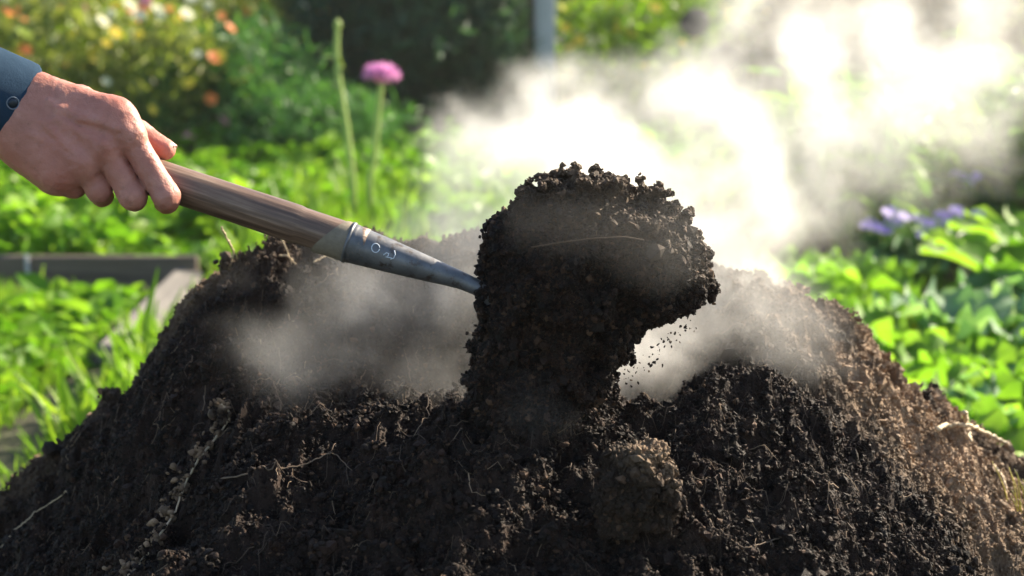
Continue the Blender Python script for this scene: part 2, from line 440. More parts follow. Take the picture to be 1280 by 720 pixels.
# fine roots and fibres lying on the heap
M_fibre = NT('fine_fibres'); M_fibre = M_fibre.pbr(Base_Color=M_fibre.ramp(M_fibre.island(), [(0, (.05, .032, .02)), (.6, (.09, .058, .036)), (1, (.26, .18, .11))]), Roughness=.8)
def strand_on_heap(x0, y0, ang, L, rad, k=10, wob=.5, lift=.002, seg=5):
    pts = []; x, y = x0, y0
    for s in range(k):
        z = float(heap_z(np.array([x]), np.array([y]))[0])
        pts.append((x, y, z + lift * (1 + random.random()) + rad))
        ang += random.gauss(0, wob) ; x += math.cos(ang) * L / k; y += math.sin(ang) * L / k
    return tube(pts, np.linspace(rad, rad * .4, k), seg, False)
fb = MB()
for q in range(2000):
    x = random.uniform(-.58, .6); y = random.uniform(1.08, 1.75)
    if q > 1500: x = random.uniform(.12, .6); y = random.uniform(1.2, 1.65)
    fb.add(*strand_on_heap(x, y, random.uniform(0, 6.28), random.uniform(.008, .045), random.uniform(.0002, .0006), 7, .55, .003, 4))
o = fb.build('root_fibres', M_fibre, heap); tag(o, kind='stuff')

# ------------------------------------------------------------------ lumps made of crumbs
def lump(name, fn, lo, hi, h, n_cr, r0, mat, parent=None, lit_fn=None, extra=None):
    V, Fq = surface_nets(fn, lo, hi, h)
    N = vnormals(V, Fq)
    b = MB(); b.add(V, Fq)
    k = rng.integers(0, len(V), n_cr); r = r0 * np.exp(rng.normal(0, .4, n_cr))
    b.add(*crumbs(V[k] + rng.normal(0, h * .4, (n_cr, 3)), N[k], r, .3))
    if extra is not None: b.add(*extra)
    V, Fs = b.get()
    return mesh(name, V, Fs, mat, parent, False, {'dry': lit_fn(V) if lit_fn else np.zeros(len(V))})

LD = 1.30
balls = [(700, 300, 54, 0.0), (748, 284, 48, .005), (790, 304, 48, .0), (832, 326, 34, .005), (668, 322, 34, 0), (718, 330, 74, 0), (790, 335, 52, 0),
         (668, 370, 48, 0), (722, 392, 48, 0), (655, 430, 44, 0), (645, 490, 44, .01), (690, 455, 36, .02), (640, 545, 50, .03), (705, 505, 20, .03), (735, 452, 24, .01), (838, 350, 26, 0)]
BC = [(at(px, py, LD + dz), r * LD / F) for px, py, r, dz in balls]
def load_fn(P):
    d = None
    for c, r in BC:
        q = P - c; q = q + (q @ FWD)[..., None] * FWD * .1
        e = np.linalg.norm(q, axis=-1) - r
        d = e if d is None else smin(d, e, .022)
    d = d + .003
    m_ = d < .04
    nn = np.zeros_like(d); Pm = P[m_]
    nn[m_] = .012 * fbm(Pm * 34, 2, 50, billow=True) + .0075 * fbm(Pm * 110, 2, 53, billow=True)
    return d - nn
lo = np.min([c - r - .03 for c, r in BC], 0); hi = np.max([c + r + .03 for c, r in BC], 0)
fl_ = [(603, 290, 1.29), (607, 295, 1.29), (600, 296, 1.292), (893, 352, 1.3)]
for _ in range(110):   # loose crumbs trickling off the overhanging side
    t_ = random.random(); px = 870 - 150 * t_; fl_.append((px + random.gauss(0, 6), 385 + 125 * t_ + abs(random.gauss(0, 17)) , 1.29 + random.uniform(-.03, .03)))
for _ in range(60): fl_.append((random.gauss(600, 7), random.uniform(400, 540), 1.30 + random.uniform(-.03, .03)))
fly = np.array([at(*p) for p in fl_])
ex = crumbs(fly, np.zeros_like(fly), np.concatenate([[.0032, .0026, .0018, .0016], .0009 * np.exp(rng.normal(0, .45, len(fly) - 4))]), 0)
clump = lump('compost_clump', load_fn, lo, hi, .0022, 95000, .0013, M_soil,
             lit_fn=lambda V: np.clip((V[:, 2] + .35 * (V[:, 0] - .06) - .62) / .08, 0, 1) * .45 * np.clip(.5 + .6 * fbm(V * 30, 2, 33), 0, 1), extra=ex)  # upper right of the load painted paler as its sunlit side
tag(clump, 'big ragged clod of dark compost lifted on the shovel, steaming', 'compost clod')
# pale fibre across the clod and a few hairs
fb = MB()
pts = [at(px, py, 1.222 - .006 * math.sin(i)) for i, (px, py) in enumerate([(664, 309), (700, 303), (740, 298), (780, 296), (805, 300)])]
fb.add(*tube(pts, .0006, 5, False))
for q in range(60):
    c, r = random.choice(BC[:12]); v = rng.normal(0, 1, 3); v[1] = -abs(v[1]); v /= np.linalg.norm(v)
    p = c + v * r * 1.02; dv = rng.normal(0, 1, 3); dv /= np.linalg.norm(dv)
    L = random.uniform(.01, .03); b_ = rng.normal(0, .3, 3)
    fb.add(*tube([p + dv * L * s + b_ * L * s * s * .6 for s in np.linspace(-.5, .5, 6)], .0004, 4, False))
tag(fb.build('root_fibres', M_fibre, clump), kind='stuff')

def small_lump(px, py, d, rx, ry, rz, label, seed, ncr=2200, dry=.25, group='loose clods lying on the heap'):
    c = at(px, py, d)
    c[2] = max(c[2], float(heap_z(np.array([c[0]]), np.array([c[1]]))[0]) + rz * .3)
    rs_ = np.random.default_rng(seed); sub = [(np.array([0, 0, 0.]), .72), (np.array([.1, 0, .62]), .42)] + [(rs_.normal(0, .5, 3) * [1, .6, .9] - [0, 0, .25], rs_.uniform(.3, .5)) for _ in range(6)]
    sub += [(np.array([.75, .1, -.55]), .5), (np.array([-.6, .1, -.75]), .5), (np.array([.45, 0, .1]), .5)]
    def fn(P):
        q = (P - c) / np.array([rx, ry, rz]); e = None
        for sc_, sr_ in sub:
            t_ = (np.linalg.norm(q - sc_, axis=-1) - sr_) * min(rx, ry, rz); e = t_ if e is None else smin(e, t_, .006)
        return e - .004 * fbm(P * 24, 1, seed + 9) - .006 * fbm(P * 60, 2, seed, billow=True) - .003 * fbm(P * 150, 1, seed + 4)
    s = np.array([rx, ry, rz]) + .030
    o = lump('compost_clod', fn, c - s, c + s, .002, ncr * 2, .0016, M_soil, lit_fn=lambda V: np.clip(dry + .7 * np.clip((V[:, 2] - c[2] + .5 * (V[:, 0] - c[0])) / .04 - .2, 0, 1) * (.6 + .5 * fbm(V * 40, 2, 8)), 0, 1))  # paler towards top and right: rim light put into the colour
    tag(o, label, 'compost clod', None)
small_lump(797, 606, 1.205, .024, .024, .031, 'reddish brown clod standing up on the front slope below the shovel load', 60, 3000, .05)

# ------------------------------------------------------------------ roots and straws (things lying on the heap)
M_root = NT('pale_root'); o_ = M_root.obj()
M_root = M_root.pbr(Base_Color=M_root.mix(M_root.noise(90, 3, .6, o_), (.28, .19, .10), (.62, .50, .33)), Roughness=.75, Normal=M_root.bump(M_root.noise(300, 3, .6, o_), .8, .001))
M_dull = NT('dull_root'); M_dull = M_dull.pbr(Base_Color=M_dull.mix(M_dull.noise(90, 3, .6, M_dull.obj()), (.06, .038, .024), (.20, .14, .09)), Roughness=.85)
def ray_heap(px, py, d0=1.0, d1=2.0):
    ds = np.linspace(d0, d1, 500); P = np.stack([at(px, py, d) for d in ds])
    below = P[:, 2] < heap_z(P[:, 0], P[:, 1])
    k = int(np.argmax(below)) if below.any() else 250
    return P[k]
def smooth_path(P, n=40):
    P = np.asarray(P, float); t = np.arange(len(P)); tt = np.linspace(0, len(P) - 1, n)
    out = np.stack([np.interp(tt, t, P[:, k]) for k in range(3)], 1)
    for _ in range(4): out[1:-1] = (out[:-2] + 2 * out[1:-1] + out[2:]) / 4
    return out
def root(name, pix, rad, label, cat='root', crumb=0, lift=.004, group=None, ends=.5, mat=None):
    P = smooth_path([ray_heap(px, py) + np.array([0, -.6, .8]) * (lift + extra) for px, py, extra in pix], 50)
    P += rng.normal(0, rad * .35, P.shape)
    P[:, 2] = np.maximum(P[:, 2], heap_z(P[:, 0], P[:, 1]) + rad + .0022)
    r = rad * (1 - (1 - ends) * np.linspace(0, 1, 50)) * rng.uniform(.8, 1.25, 50)
    b = MB(); b.add(*tube(P, r, 7))
    o = b.build(name, mat or M_root); tag(o, label, cat, group)
    if crumb:
        k = rng.integers(0, 50, crumb); off = rng.normal(0, .0035, (crumb, 3)); off[:, 0] -= np.abs(rng.normal(0, .006, crumb))
        V, Fs = crumbs(P[k] + off, np.zeros((crumb, 3)), .0022 * np.exp(rng.normal(0, .35, crumb)), 0)
        c_ = mesh('clinging_crumbs', V, Fs, M_soil, o, True, {'dry': np.clip(.5 + .6 * fbm(V * 90, 1, 12), .1, .95)}); tag(c_, kind='stuff')  # crumbs coloured paler to give the sunlit strip along the root
    return o
root('dry_root', [(277, 512, .004), (289, 520, .004), (288, 532, .004), (268, 556, .002), (248, 580, .002), (232, 610, .002), (222, 640, 0), (208, 662, 0), (192, 688, 0), (172, 712, 0), (160, 735, 0)], .0013,
     'long pale root with clinging crumbs running down the dark left slope', crumb=230)
root('dry_root', [(1166, 549, .012), (1178, 545, .014), (1205, 546, .016), (1228, 553, .012), (1256, 562, .006)], .0026,
     'thick pale root crossing the sunlit right shoulder', lift=.006, ends=.7)
root('dry_root', [(1203, 520, .004), (1206, 540, .008), (1208, 562, .012)], .0022, 'short upright root stub behind the thick pale root', ends=.8)
root('dry_root', [(1238, 585, .004), (1250, 602, .006), (1256, 618, .004)], .0016, 'small curled root near the right edge of the heap')
root('dry_root', [(275, 602, 0), (330, 592, 0), (380, 585, 0), (410, 572, .002), (420, 570, 0), (440, 592, 0)], .0008, 'thin grey root lying across the dark slope left of the hollow', mat=M_dull)
root('dry_root', [(0, 690, 0), (20, 665, 0), (50, 640, 0), (90, 615, 0)], .0009, 'thin brown root at the lower left corner of the heap')
root('dry_root', [(880, 655, .001), (930, 690, .001), (1000, 668, .001)], .0008, 'thin reddish root at the bottom right of the clod', mat=M_dull)
root('straw', [(287, 340, .0), (295, 326, .012), (283, 312, .03)], .0011, 'pale green straw sticking up at the left end of the crest', 'straw', group='straws on the crest', ends=.8)
root('straw', [(350, 325, .003), (362, 330, .01), (372, 338, .004)], .0011, 'bent tan straw lying under the shovel handle', 'straw', group='straws on the crest')
root('straw', [(352, 308, .015), (360, 322, .01), (366, 336, .004)], .0009, 'thin upright straw beside the bent tan straw', 'straw', group='straws on the crest')
root('straw', [(393, 333, .003), (410, 330, .01), (425, 334, .004)], .0010, 'short tan straw on the crest below the tape band', 'straw', group='straws on the crest')
# dry grass tuft at the right end of the heap
b = MB()
c0 = ray_heap(1279, 655)
for q in range(26):
    a_ = random.uniform(0, 6.28); L = random.uniform(.03, .07); q0 = c0 + np.array([random.gauss(.006, .008), random.gauss(0, .01), -.004])
    dx, dy = math.cos(a_) * .35, math.sin(a_) * .35
    b.add(*tube([q0 + np.array([dx * s * s * L, dy * s * s * L, s * L]) for s in np.linspace(0, 1, 6)], np.linspace(.0009, .0003, 6), 4))
M_drygrass = leaf_mat('dry_grass', G_((0, (.25, .26, .05)), (1, (.5, .42, .14))), .4)
tag(b.build('grass_tuft', M_drygrass), 'yellow green grass tuft growing at the right edge of the heap', 'grass tuft')

# ------------------------------------------------------------------ shovel
HD = 1.285
hA = at(20, 163, HD); hB = at(430, 301, HD); ax = (hB - hA) / np.linalg.norm(hB - hA)
M_handle = NT('ash_handle'); mm = M_handle
mp = mm.n('ShaderNodeMapping', {'Vector': mm.obj()}); mp.inputs['Scale'].default_value = (250, 250, 12)
n1 = mm.noise(1, 6, .65, mp.outputs[0]); n2 = mm.noise(14, 4, .6, mm.obj())
cc = mm.ramp(n1, [(.3, (.05, .028, .018)), (.5, (.16, .098, .064)), (.72, (.33, .23, .16))])
cc = mm.mix(mm.math('MULTIPLY', mm.math('SUBTRACT', n2, .35, True), 1.3, True), cc, (.075, .042, .030))
M_handle = mm.pbr(Base_Color=cc, Roughness=mm.ramp(n1, [(.2, (.38,) * 3), (.8, (.6,) * 3)]), Normal=mm.bump(n1, .9, .0007), Coat_Weight=.05, Coat_Roughness=.4)
mm = NT('blued_steel'); o_ = mm.obj(); n1 = mm.noise(40, 6, .65, o_); n2 = mm.noise(260, 4, .6, o_)
cc = mm.ramp(n1, [(.3, (.08, .083, .088)), (.6, (.16, .163, .17)), (.8, (.15, .13, .11))])
cc = mm.mix(mm.ramp(n2, [(.60, (0, 0, 0)), (.70, (.6,) * 3)]), cc, (.20, .17, .14)); cc = mm.mix(mm.ramp(mm.noise(70, 5, .7, o_), [(.55, (0, 0, 0)), (.66, (.85,) * 3)]), cc, (.05, .032, .022))
M_steel = mm.pbr(Base_Color=cc, Metallic=.55, Roughness=mm.ramp(n2, [(.3, (.38,) * 3), (.7, (.58,) * 3)]), Normal=mm.bump(n2, .25, .0005))
mm = NT('cloth_tape'); o_ = mm.obj(); n1 = mm.noise(180, 4, .6, o_)
M_tape = mm.pbr(Base_Color=mm.mix(n1, (.10, .085, .06), (.24, .20, .145)), Roughness=.85, Normal=mm.bump(n1, .6, .0006))
mm = NT('chalk_mark'); M_chalk = mm.pbr(Base_Color=(.55, .60, .65), Roughness=.9)

sh = empty('shovel', tuple(hB)); tag(sh, 'wooden handled shovel with dark steel socket, lifted and held over the heap', 'shovel')
Z = Vector(ax); qz = Z.to_track_quat('Z', 'Y')
sh.rotation_mode = 'QUATERNION'; sh.rotation_quaternion = qz
bpy.context.view_layer.update()
Mi = np.array(Matrix.Translation(Vector(hB)) @ qz.to_matrix().to_4x4()); Minv = np.linalg.inv(Mi)
loc = lambda P: np.asarray(P) @ Minv[:3, :3].T + Minv[:3, 3]
L = np.linalg.norm(hB - hA)
zz = np.concatenate([[-L - .001, -L + .001, -L + .004], np.linspace(-L + .01, .02, 60)])
rr = np.concatenate([[.010, .014, .0165], .0174 + .0003 * np.sin(np.linspace(0, 9, 60))]); rr[-12:] = .0168
b = MB(); b.add(*tube(np.stack([0.0012 * np.sin(zz * 7), .0008 * np.cos(zz * 9), zz], 1), rr, 40)); b.build('handle', M_handle, sh)
# socket: straight collar, long taper, goose neck
T_ = [(.004, .0176), (.006, .0181), (.009, .0181), (.012, .0175), (.04, .0152), (.07, .0124), (.10, .0092), (.128, .0082)]
e0 = loc(at(578, 351, HD)); e1 = loc(at(600, 361, HD)); e2 = loc(at(612, 376, HD + .003)); e3 = loc(at(640, 398, HD + .012))
pts = [(0, 0, z) for z, r in T_]; rad = [r for z, r in T_]
pz = loc(at(578, 351, HD))[2]
pts = [p for p in pts if p[2] < pz - .006]; rad = rad[:len(pts)]
P = smooth_path(pts + [tuple(e0), tuple(e1), tuple(e2), tuple(e3)], 60); P[0] = pts[0]
tt = np.linspace(0, len(pts) + 3, 60); rad = np.interp(tt, range(len(pts) + 4), rad + [.0080, .0072, .0066, .0072])
b = MB(); b.add(*tube(P, rad, 40)); 
# open seam of the socket: a thin proud rim along the upper edge
b.add(*tube([(0, 0, .0035), (0, 0, .0065)], [.0192, .0192], 40))
b.build('socket', M_steel, sh)
# cloth tape wound obliquely at the joint
b = MB(); V = []; n = 48; K = 9
for k in range(K):
    for q in range(n):
        a_ = q / n * 2 * math.pi
        # oblique lower edge: tape reaches back along the handle on the underside
        back = -.022 * max(0, (.5 - .5 * math.cos(a_ - 1.15))) ** 1.2 - .003
        z = back + (.006 - back) * k / (K - 1)
        r = .0183 + .0005 * math.sin(a_ * 3 + k) * .5 + (-.0004 if k == 0 else 0)
        V.append((r * math.cos(a_), r * math.sin(a_), z))
Q = np.array([[k * n + q, k * n + (q + 1) % n, (k + 1) * n + (q + 1) % n, (k + 1) * n + q] for k in range(K - 1) for q in range(n)])
b.add(V, Q); tp = b.build('tape_band', M_tape, sh)
# chalk marks on the socket (a small ring and a wavy sign)
def on_socket(px, py):
    p0 = at(px, py, 1.0); o0 = np.array([0, 0, CAM_H]); d = (p0 - o0); d /= np.linalg.norm(d)
    ol = loc(o0); dl = Minv[:3, :3] @ d
    for s in np.linspace(1.15, 1.33, 1200):
        q = ol + dl * s; r = np.interp(q[2], [z for z, _ in T_], [r_ for _, r_ in T_])
        if math.hypot(q[0], q[1]) < r + .0003: return q
    return q
mk = MB()
for stroke in ([(469.5 + 5 * math.cos(a_), 310 + 5.6 * math.sin(a_)) for a_ in np.linspace(.3, 6.3, 16)],
               [(479, 319), (483, 316), (486, 317), (485, 320), (482, 321), (487, 322), (491, 323)],
               [(493, 313), (494, 318), (492, 323), (488, 324)]):
    mk.add(*tube([on_socket(*s) for s in stroke], .00045, 5))
mk.build('chalk_marking', M_chalk, sh)
# blade: a dished, pointed spade blade inside the load
nu, nv = 15, 13; V = []
bo = loc(at(634, 394, HD + .022)); be = loc(at(800, 340, HD + .035)); bd = (be - bo); bl = np.linalg.norm(bd); bd /= bl
nup = Minv[:3, :3] @ UP; nup = nup - bd * (nup @ bd); nup /= np.linalg.norm(nup); bs = np.cross(bd, nup)
for side in (0, 1):
    for a_ in range(nu):
        s = a_ / (nu - 1); wd = .030 * min(1, (s / .12) ** .5 if s > 0 else .15) * (1 - max(0, s - .6) / .4 * .75)
        wd = max(wd, .012)
        for k in range(nv):
            u = k / (nv - 1) * 2 - 1
            V.append(bo + bd * bl * s + bs * wd * u + nup * (.012 * u * u - .006 + (.0016 if side else 0)))
Q = []
for side in (0, 1):
    o0 = side * nu * nv
    for a_ in range(nu - 1):
        for k in range(nv - 1):
            f = [o0 + a_ * nv + k, o0 + a_ * nv + k + 1, o0 + (a_ + 1) * nv + k + 1, o0 + (a_ + 1) * nv + k]
            Q.append(f if side else f[::-1])
N0 = nu * nv
for a_ in range(nu - 1):
    for k in (0, nv - 1): Q.append([a_ * nv + k, (a_ + 1) * nv + k, N0 + (a_ + 1) * nv + k, N0 + a_ * nv + k])
for k in range(nv - 1):
    for a_ in (0, nu - 1): Q.append([a_ * nv + k, a_ * nv + k + 1, N0 + a_ * nv + k + 1, N0 + a_ * nv + k])
mesh('blade', np.array(V), np.array(Q), M_steel, sh)

# ------------------------------------------------------------------ person: hand, wrist and forearm as one skin
def J(px, py, dz): return at(px, py, HD + dz)
fingers = [  # MCP, PIP, DIP, TIP
    [(161, 168, -.030, .0122), (208, 246, -.024, .0117), (208, 252, .000, .0100), (200, 240, .022, .0088)],
    [(131, 186, -.033, .0120), (166, 245, -.024, .0118), (168, 249, .000, .0100), (160, 236, .024, .0088)],
    [(105, 206, -.033, .0115), (123, 238, -.022, .0108), (128, 244, .004, .0095), (120, 222, .026, .0085)],
    [(80, 218, -.028, .0110), (92, 233, -.016, .0098), (98, 232, .008, .0085), (94, 210, .026, .0075)],
]
thumb = [(62, 122, -.004, .0165), (120, 136, .006, .0140), (172, 166, .008, .0112), (206, 187, .006, .0096)]
def hand_fn(P):
    palm = None
    prim = [  # a, b, ra, rb, squash
        ((-60, 100, -.048), (22, 133, -.022), .030, .0265, 1.35),
        ((22, 133, -.022), (22, 134, -.022), .0265, .0265, 1.35),
        ((10, 120, -.020), (30, 150, -.022), .026, .027, 1.35),
        ((50, 122, -.026), (142, 150, -.030), .0205, .0180, 1.35),
        ((45, 135, -.030), (128, 180, -.034), .0200, .0165, 1.35),
        ((35, 150, -.030), (100, 198, -.033), .0215, .0175, 1.3),
        ((30, 168, -.024), (75, 208, -.028), .0260, .0215, 1.25),
        ((38, 182, -.015), (70, 214, -.015), .0240, .0200, 1.2),
        ((142, 150, -.030), (160, 168, -.031), .0165, .0135, 1.2),
    ]
    for a_, b_, ra, rb, sq in prim:
        e = cap_sdf(P, J(*a_), J(*b_), ra, rb, sq); palm = e if palm is None else smin(palm, e, .012)
    # tendons and knuckles
    for a_, b_, r in (((80, 136, -.0445), (154, 160, -.042), .0020), ((70, 148, -.0465), (128, 182, -.0465), .0022), ((60, 156, -.0465), (103, 202, -.046), .0020)):
        palm = smin(palm, cap_sdf(P, J(*a_), J(*b_), r, r * 1.2), .006)
    # veins
    for pl in ([(62, 128), (75, 138), (98, 148), (125, 153), (145, 160)], [(30, 165), (52, 172), (72, 186), (88, 200)], [(75, 138), (80, 160), (92, 175)]):
        for q0, q1 in zip(pl[:-1], pl[1:]):
            za = -.0465 if q0[1] > 110 else -.040
            palm = smin(palm, cap_sdf(P, J(*q0, za + .0015), J(*q1, -.046), .0010, .0010), .0045)
    D = None
    for f in fingers:
        fd = None
        for q0, q1 in zip(f[:-1], f[1:]):
            e = cap_sdf(P, J(*q0[:3]), J(*q1[:3]), q0[3], q1[3]); fd = e if fd is None else smin(fd, e, .004)
        p_ = f[1]; fd = smin(fd, np.linalg.norm(P - J(p_[0] + 1, p_[1] - 1, p_[2] - .003), axis=-1) - p_[3] * .92, .004)
        m0 = f[0]; kn = np.linalg.norm(P - J(m0[0], m0[1], m0[2] - .004), axis=-1) - m0[3] * .98
        fd = smin(fd, kn, .006)
        fp = smin(palm, fd, .007)
        D = fp if D is None else smin(D, fp, .0012)
    td = None
    for q0, q1 in zip(thumb[:-1], thumb[1:]):
        e = cap_sdf(P, J(*q0[:3]), J(*q1[:3]), q0[3], q1[3]); td = e if td is None else smin(td, e, .005)
    web = cap_sdf(P, J(100, 128, -.006), J(138, 152, -.012), .016, .010)
    D = smin(D, smin(td, smin(web, palm, .01), .006), .004)
    # forearm under the sleeve
    fa = cap_sdf(P, J(-60, 100, -.048), J(-520, -90, -.12), .030, .042)
    D = smin(D, fa, .02)
    # creases at the finger joints and on the back of the wrist
    nn = .00035 * fbm(P * 260, 2, 80) + .0005 * vnoise(P * 70, 85)
    D = D - nn
    hdl = np.linalg.norm(np.cross(P - hA, ax), axis=-1) - .0172
    along = (P - hA) @ ax
    hdl = np.maximum(hdl, -along - .002)
    return np.maximum(D, -hdl)
lo = np.minimum(J(-60, 60, .06), J(240, 300, .06)); lo = np.array([at(-110, 0, 1.2)[0], at(0, 270, 1.2)[1] - .02, at(0, 290, 1.34)[2] - .01])
allp = np.array([J(*f[:3]) for ff in fingers for f in ff] + [J(*f[:3]) for f in thumb] + [J(-60, 100, -.02)])
lo = allp.min(0) - .045; hi = allp.max(0) + .045
fine = surface_nets(hand_fn, lo, hi, .00115)
# forearm end is closed by a coarser continuation of the same body
V, Fq = fine
mm = NT('skin'); o_ = mm.obj()
n1 = mm.noise(55, 4, .6, o_); n2 = mm.noise(14, 3, .5, o_); vo = mm.n('ShaderNodeTexVoronoi', {'Vector': o_, 'Scale': 700}).outputs['Distance']
cc = mm.ramp(n1, [(.3, (.33, .135, .095)), (.55, (.42, .19, .14)), (.75, (.50, .255, .195))])
cc = mm.mix(mm.math('MULTIPLY', mm.math('SUBTRACT', n2, .42, True), 2.5, True), cc, (.42, .14, .10))
cc = mm.mix(mm.math('MULTIPLY', mm.ramp(mm.noise(120, 6, .75, o_), [(.56, (0, 0, 0)), (.72, (1, 1, 1))]), .45), cc, (.16, .08, .055))
nb = mm.bump(vo, .4, .0005, mm.bump(mm.noise(350, 4, .65, o_), .45, .0009))
M_skin = mm.pbr(Base_Color=cc, Roughness=mm.ramp(n1, [(.2, (.42,) * 3), (.8, (.58,) * 3)]), Normal=nb, Subsurface_Weight=.35,
                Subsurface_Radius=(.010, .004, .002), Subsurface_Scale=.6, Specular_IOR_Level=.4)
person = mesh('person', V, Fq, M_skin)
tag(person, 'hand in a dark blue buttoned cuff gripping the wooden shovel handle from the left', 'person')
# thumb nail
tip = J(*thumb[3][:3]); tdv = tip - J(*thumb[2][:3]); tdv /= np.linalg.norm(tdv)
nn_ = UP * .75 + RIGHT * .25 + FWD * .05; nn_ = nn_ - tdv * (nn_ @ tdv); nn_ /= np.linalg.norm(nn_); ns = np.cross(tdv, nn_)
V = []
for i_ in range(7):
    for k in range(7):
        u = i_ / 6; v = k / 6 * 2 - 1; wv = .0052 * (1 - .25 * abs(u * 2 - 1) ** 3)
        V.append(tip + tdv * (-.006 + .0135 * u) + ns * wv * v + nn_ * (.0098 - .0032 * v * v - .0016 * max(0, u - .6)))
Q = np.array([[i_ * 7 + k, i_ * 7 + k + 1, (i_ + 1) * 7 + k + 1, (i_ + 1) * 7 + k] for i_ in range(6) for k in range(6)])
mm = NT('nail'); M_nail = mm.pbr(Base_Color=(.66, .42, .34), Roughness=.3)
o = mesh('thumbnail', np.array(V), Q, M_nail, person); sm = o.modifiers.new('s', 'SOLIDIFY'); sm.thickness = .0006
# sleeve
mm = NT('denim_cotton'); o_ = mm.obj()
wv1 = mm.n('ShaderNodeTexWave', {'Vector': o_, 'Scale': 420, 'Distortion': 1.2}, bands_direction='DIAGONAL').outputs['Fac']
n1 = mm.noise(30, 4, .6, o_)
cc = mm.mix(n1, (.009, .024, .046), (.020, .044, .078)); cc = mm.mix(mm.math('MULTIPLY', wv1, .3), cc, (.035, .065, .10))
M_denim = mm.pbr(Base_Color=cc, Roughness=.95, Normal=mm.bump(wv1, .3, .0005, mm.bump(n1, .5, .004)), Specular_IOR_Level=.12)
A = J(25, 132, -.019); B = J(-75, 92, -.060); fdir = (B - A) / np.linalg.norm(B - A)
e1_ = np.cross(fdir, FWD); e1_ /= np.linalg.norm(e1_); e2_ = np.cross(fdir, e1_)
nn2 = 64; prof = [(-.0015, .0325, .94), (-.003, .0345, 1), (-.001, .0362, 1), (.004, .0366, 1), (.012, .0366, 1), (.03, .037, 1), (.050, .0372, 1), (.055, .0372, 1), (.0565, .0360, 1), (.060, .0375, 1.02), (.10, .043, 1.05), (.16, .047, 1.05), (.24, .050, 1.05), (.36, .055, 1.05), (.46, .060, 1.05)]
# dense profile
ps = np.array(prof); s_ = np.linspace(0, len(ps) - 1, 120); ps = np.stack([np.interp(s_, range(len(ps)), ps[:, k]) for k in range(3)], 1)
V = []
for s, r, k in ps:
    for q in range(nn2):
        a_ = q / nn2 * 2 * math.pi
        wr = 1 + (0.05 * math.sin(3 * a_ + s * 60) + .03 * math.sin(7 * a_ - s * 90)) * min(1, max(0, s - .055) / .05)
        wr += .015 * math.sin(2 * a_ + 1)
        bend = FWD * (s / .46) ** 2 * .03
        tilt = 0.0
        V.append(A + fdir * (s + tilt) + e1_ * math.cos(a_) * r * wr * 1.06 + e2_ * math.sin(a_) * r * .80 * wr + bend)
V = np.array(V); m_ = len(ps)
Q = np.array([[i_ * nn2 + q, i_ * nn2 + (q + 1) % nn2, (i_ + 1) * nn2 + (q + 1) % nn2, (i_ + 1) * nn2 + q] for i_ in range(m_ - 1) for q in range(nn2)])
slv = mesh('sleeve', V, Q[:, ::-1], M_denim, person); sm = slv.modifiers.new('s', 'SOLIDIFY'); sm.thickness = .0014; sm.offset = -1
# snap button on the cuff
mm = NT('snap_metal'); M_snap = mm.pbr(Base_Color=(.02, .03, .045), Metallic=.7, Roughness=.3)
mm = NT('snap_rim'); M_rim = mm.pbr(Base_Color=(.13, .16, .20), Metallic=.6, Roughness=.35)
def dirpt(px, py):
    """nearest sleeve vertex seen at that direction"""
    T = at(px, py, 1.0) - np.array([0, 0, CAM_H]); T /= np.linalg.norm(T); W = V - np.array([0, 0, CAM_H]); dpt = W @ T
    e = np.linalg.norm(W - dpt[:, None] * T, axis=1) + .2 * np.maximum(0, dpt - dpt.min()); return V[np.argmin(e)]
bp = dirpt(14, 130); bc = A + fdir * ((bp - A) @ fdir); bnrm = bp - bc; bnrm /= np.linalg.norm(bnrm)
bt = np.cross(bnrm, fdir)
def ring(R0, r0, z0): 
    mb = MB(); mb.add(*tube([bp + bnrm * z0 + (fdir * math.cos(a_) + bt * math.sin(a_)) * R0 for a_ in np.linspace(0, 2 * math.pi, 25)], r0, 6, False)); return mb
sb = MB(); sb.add(*tube([bp - bnrm * .0005, bp + bnrm * .0012, bp + bnrm * .0018], [.0048, .0046, .0025], 20))
btn = sb.build('snap_button', M_snap, slv)
ring(.0052, .0007, .0010).build('button_rim', M_rim, slv)

# ------------------------------------------------------------------ garden
def leaf_tpl(w_=.4, bend=.25, seg=4, fold=.12):
    """leaf along +Y from origin, unit length"""
    V = []
    for i_ in range(seg + 1):
        s = i_ / seg; ww = w_ * .5 * math.sin(math.pi * min(1, .08 + s * .92)) ** .7 if i_ < seg else 0.01
        z = -bend * s * s
        V += [(-ww, s, z + fold * ww * 2), (0, s, z), (ww, s, z + fold * ww * 2)]
    Q = []
    for i_ in range(seg):
        a_ = i_ * 3; Q += [[a_, a_ + 1, a_ + 4, a_ + 3], [a_ + 1, a_ + 2, a_ + 5, a_ + 4]]
    return np.array(V), [np.array(Q)]
def leaf_cloud(n, cen, rad, size, w_=.4, hollow=.35, seg=2, dens_seed=None, tilt=2.0):
    """leaves filling an uneven ellipsoid"""
    u = rng.normal(0, 1, (n * 2, 3)); u /= np.linalg.norm(u, axis=1)[:, None]
    lobes = 1 + .42 * fbm(u * 2.4, 3, dens_seed or random.randint(0, 90))
    rr_ = rng.uniform(hollow, 1, n * 2) ** .6 * lobes
    P = u * rr_[:, None] * np.asarray(rad) + cen
    k = (P[:, 2] > .01) & (fbm(P * 9 / max(rad), 2, 20) > -.35); P = P[k][:n]; n = len(P)
    tV, tF = leaf_tpl(w_, .3, seg)
    s = size * np.exp(rng.normal(0, .25, n))
    return scatter(tV, tF, rand_rot(n, tilt) * s[:, None, None], P)
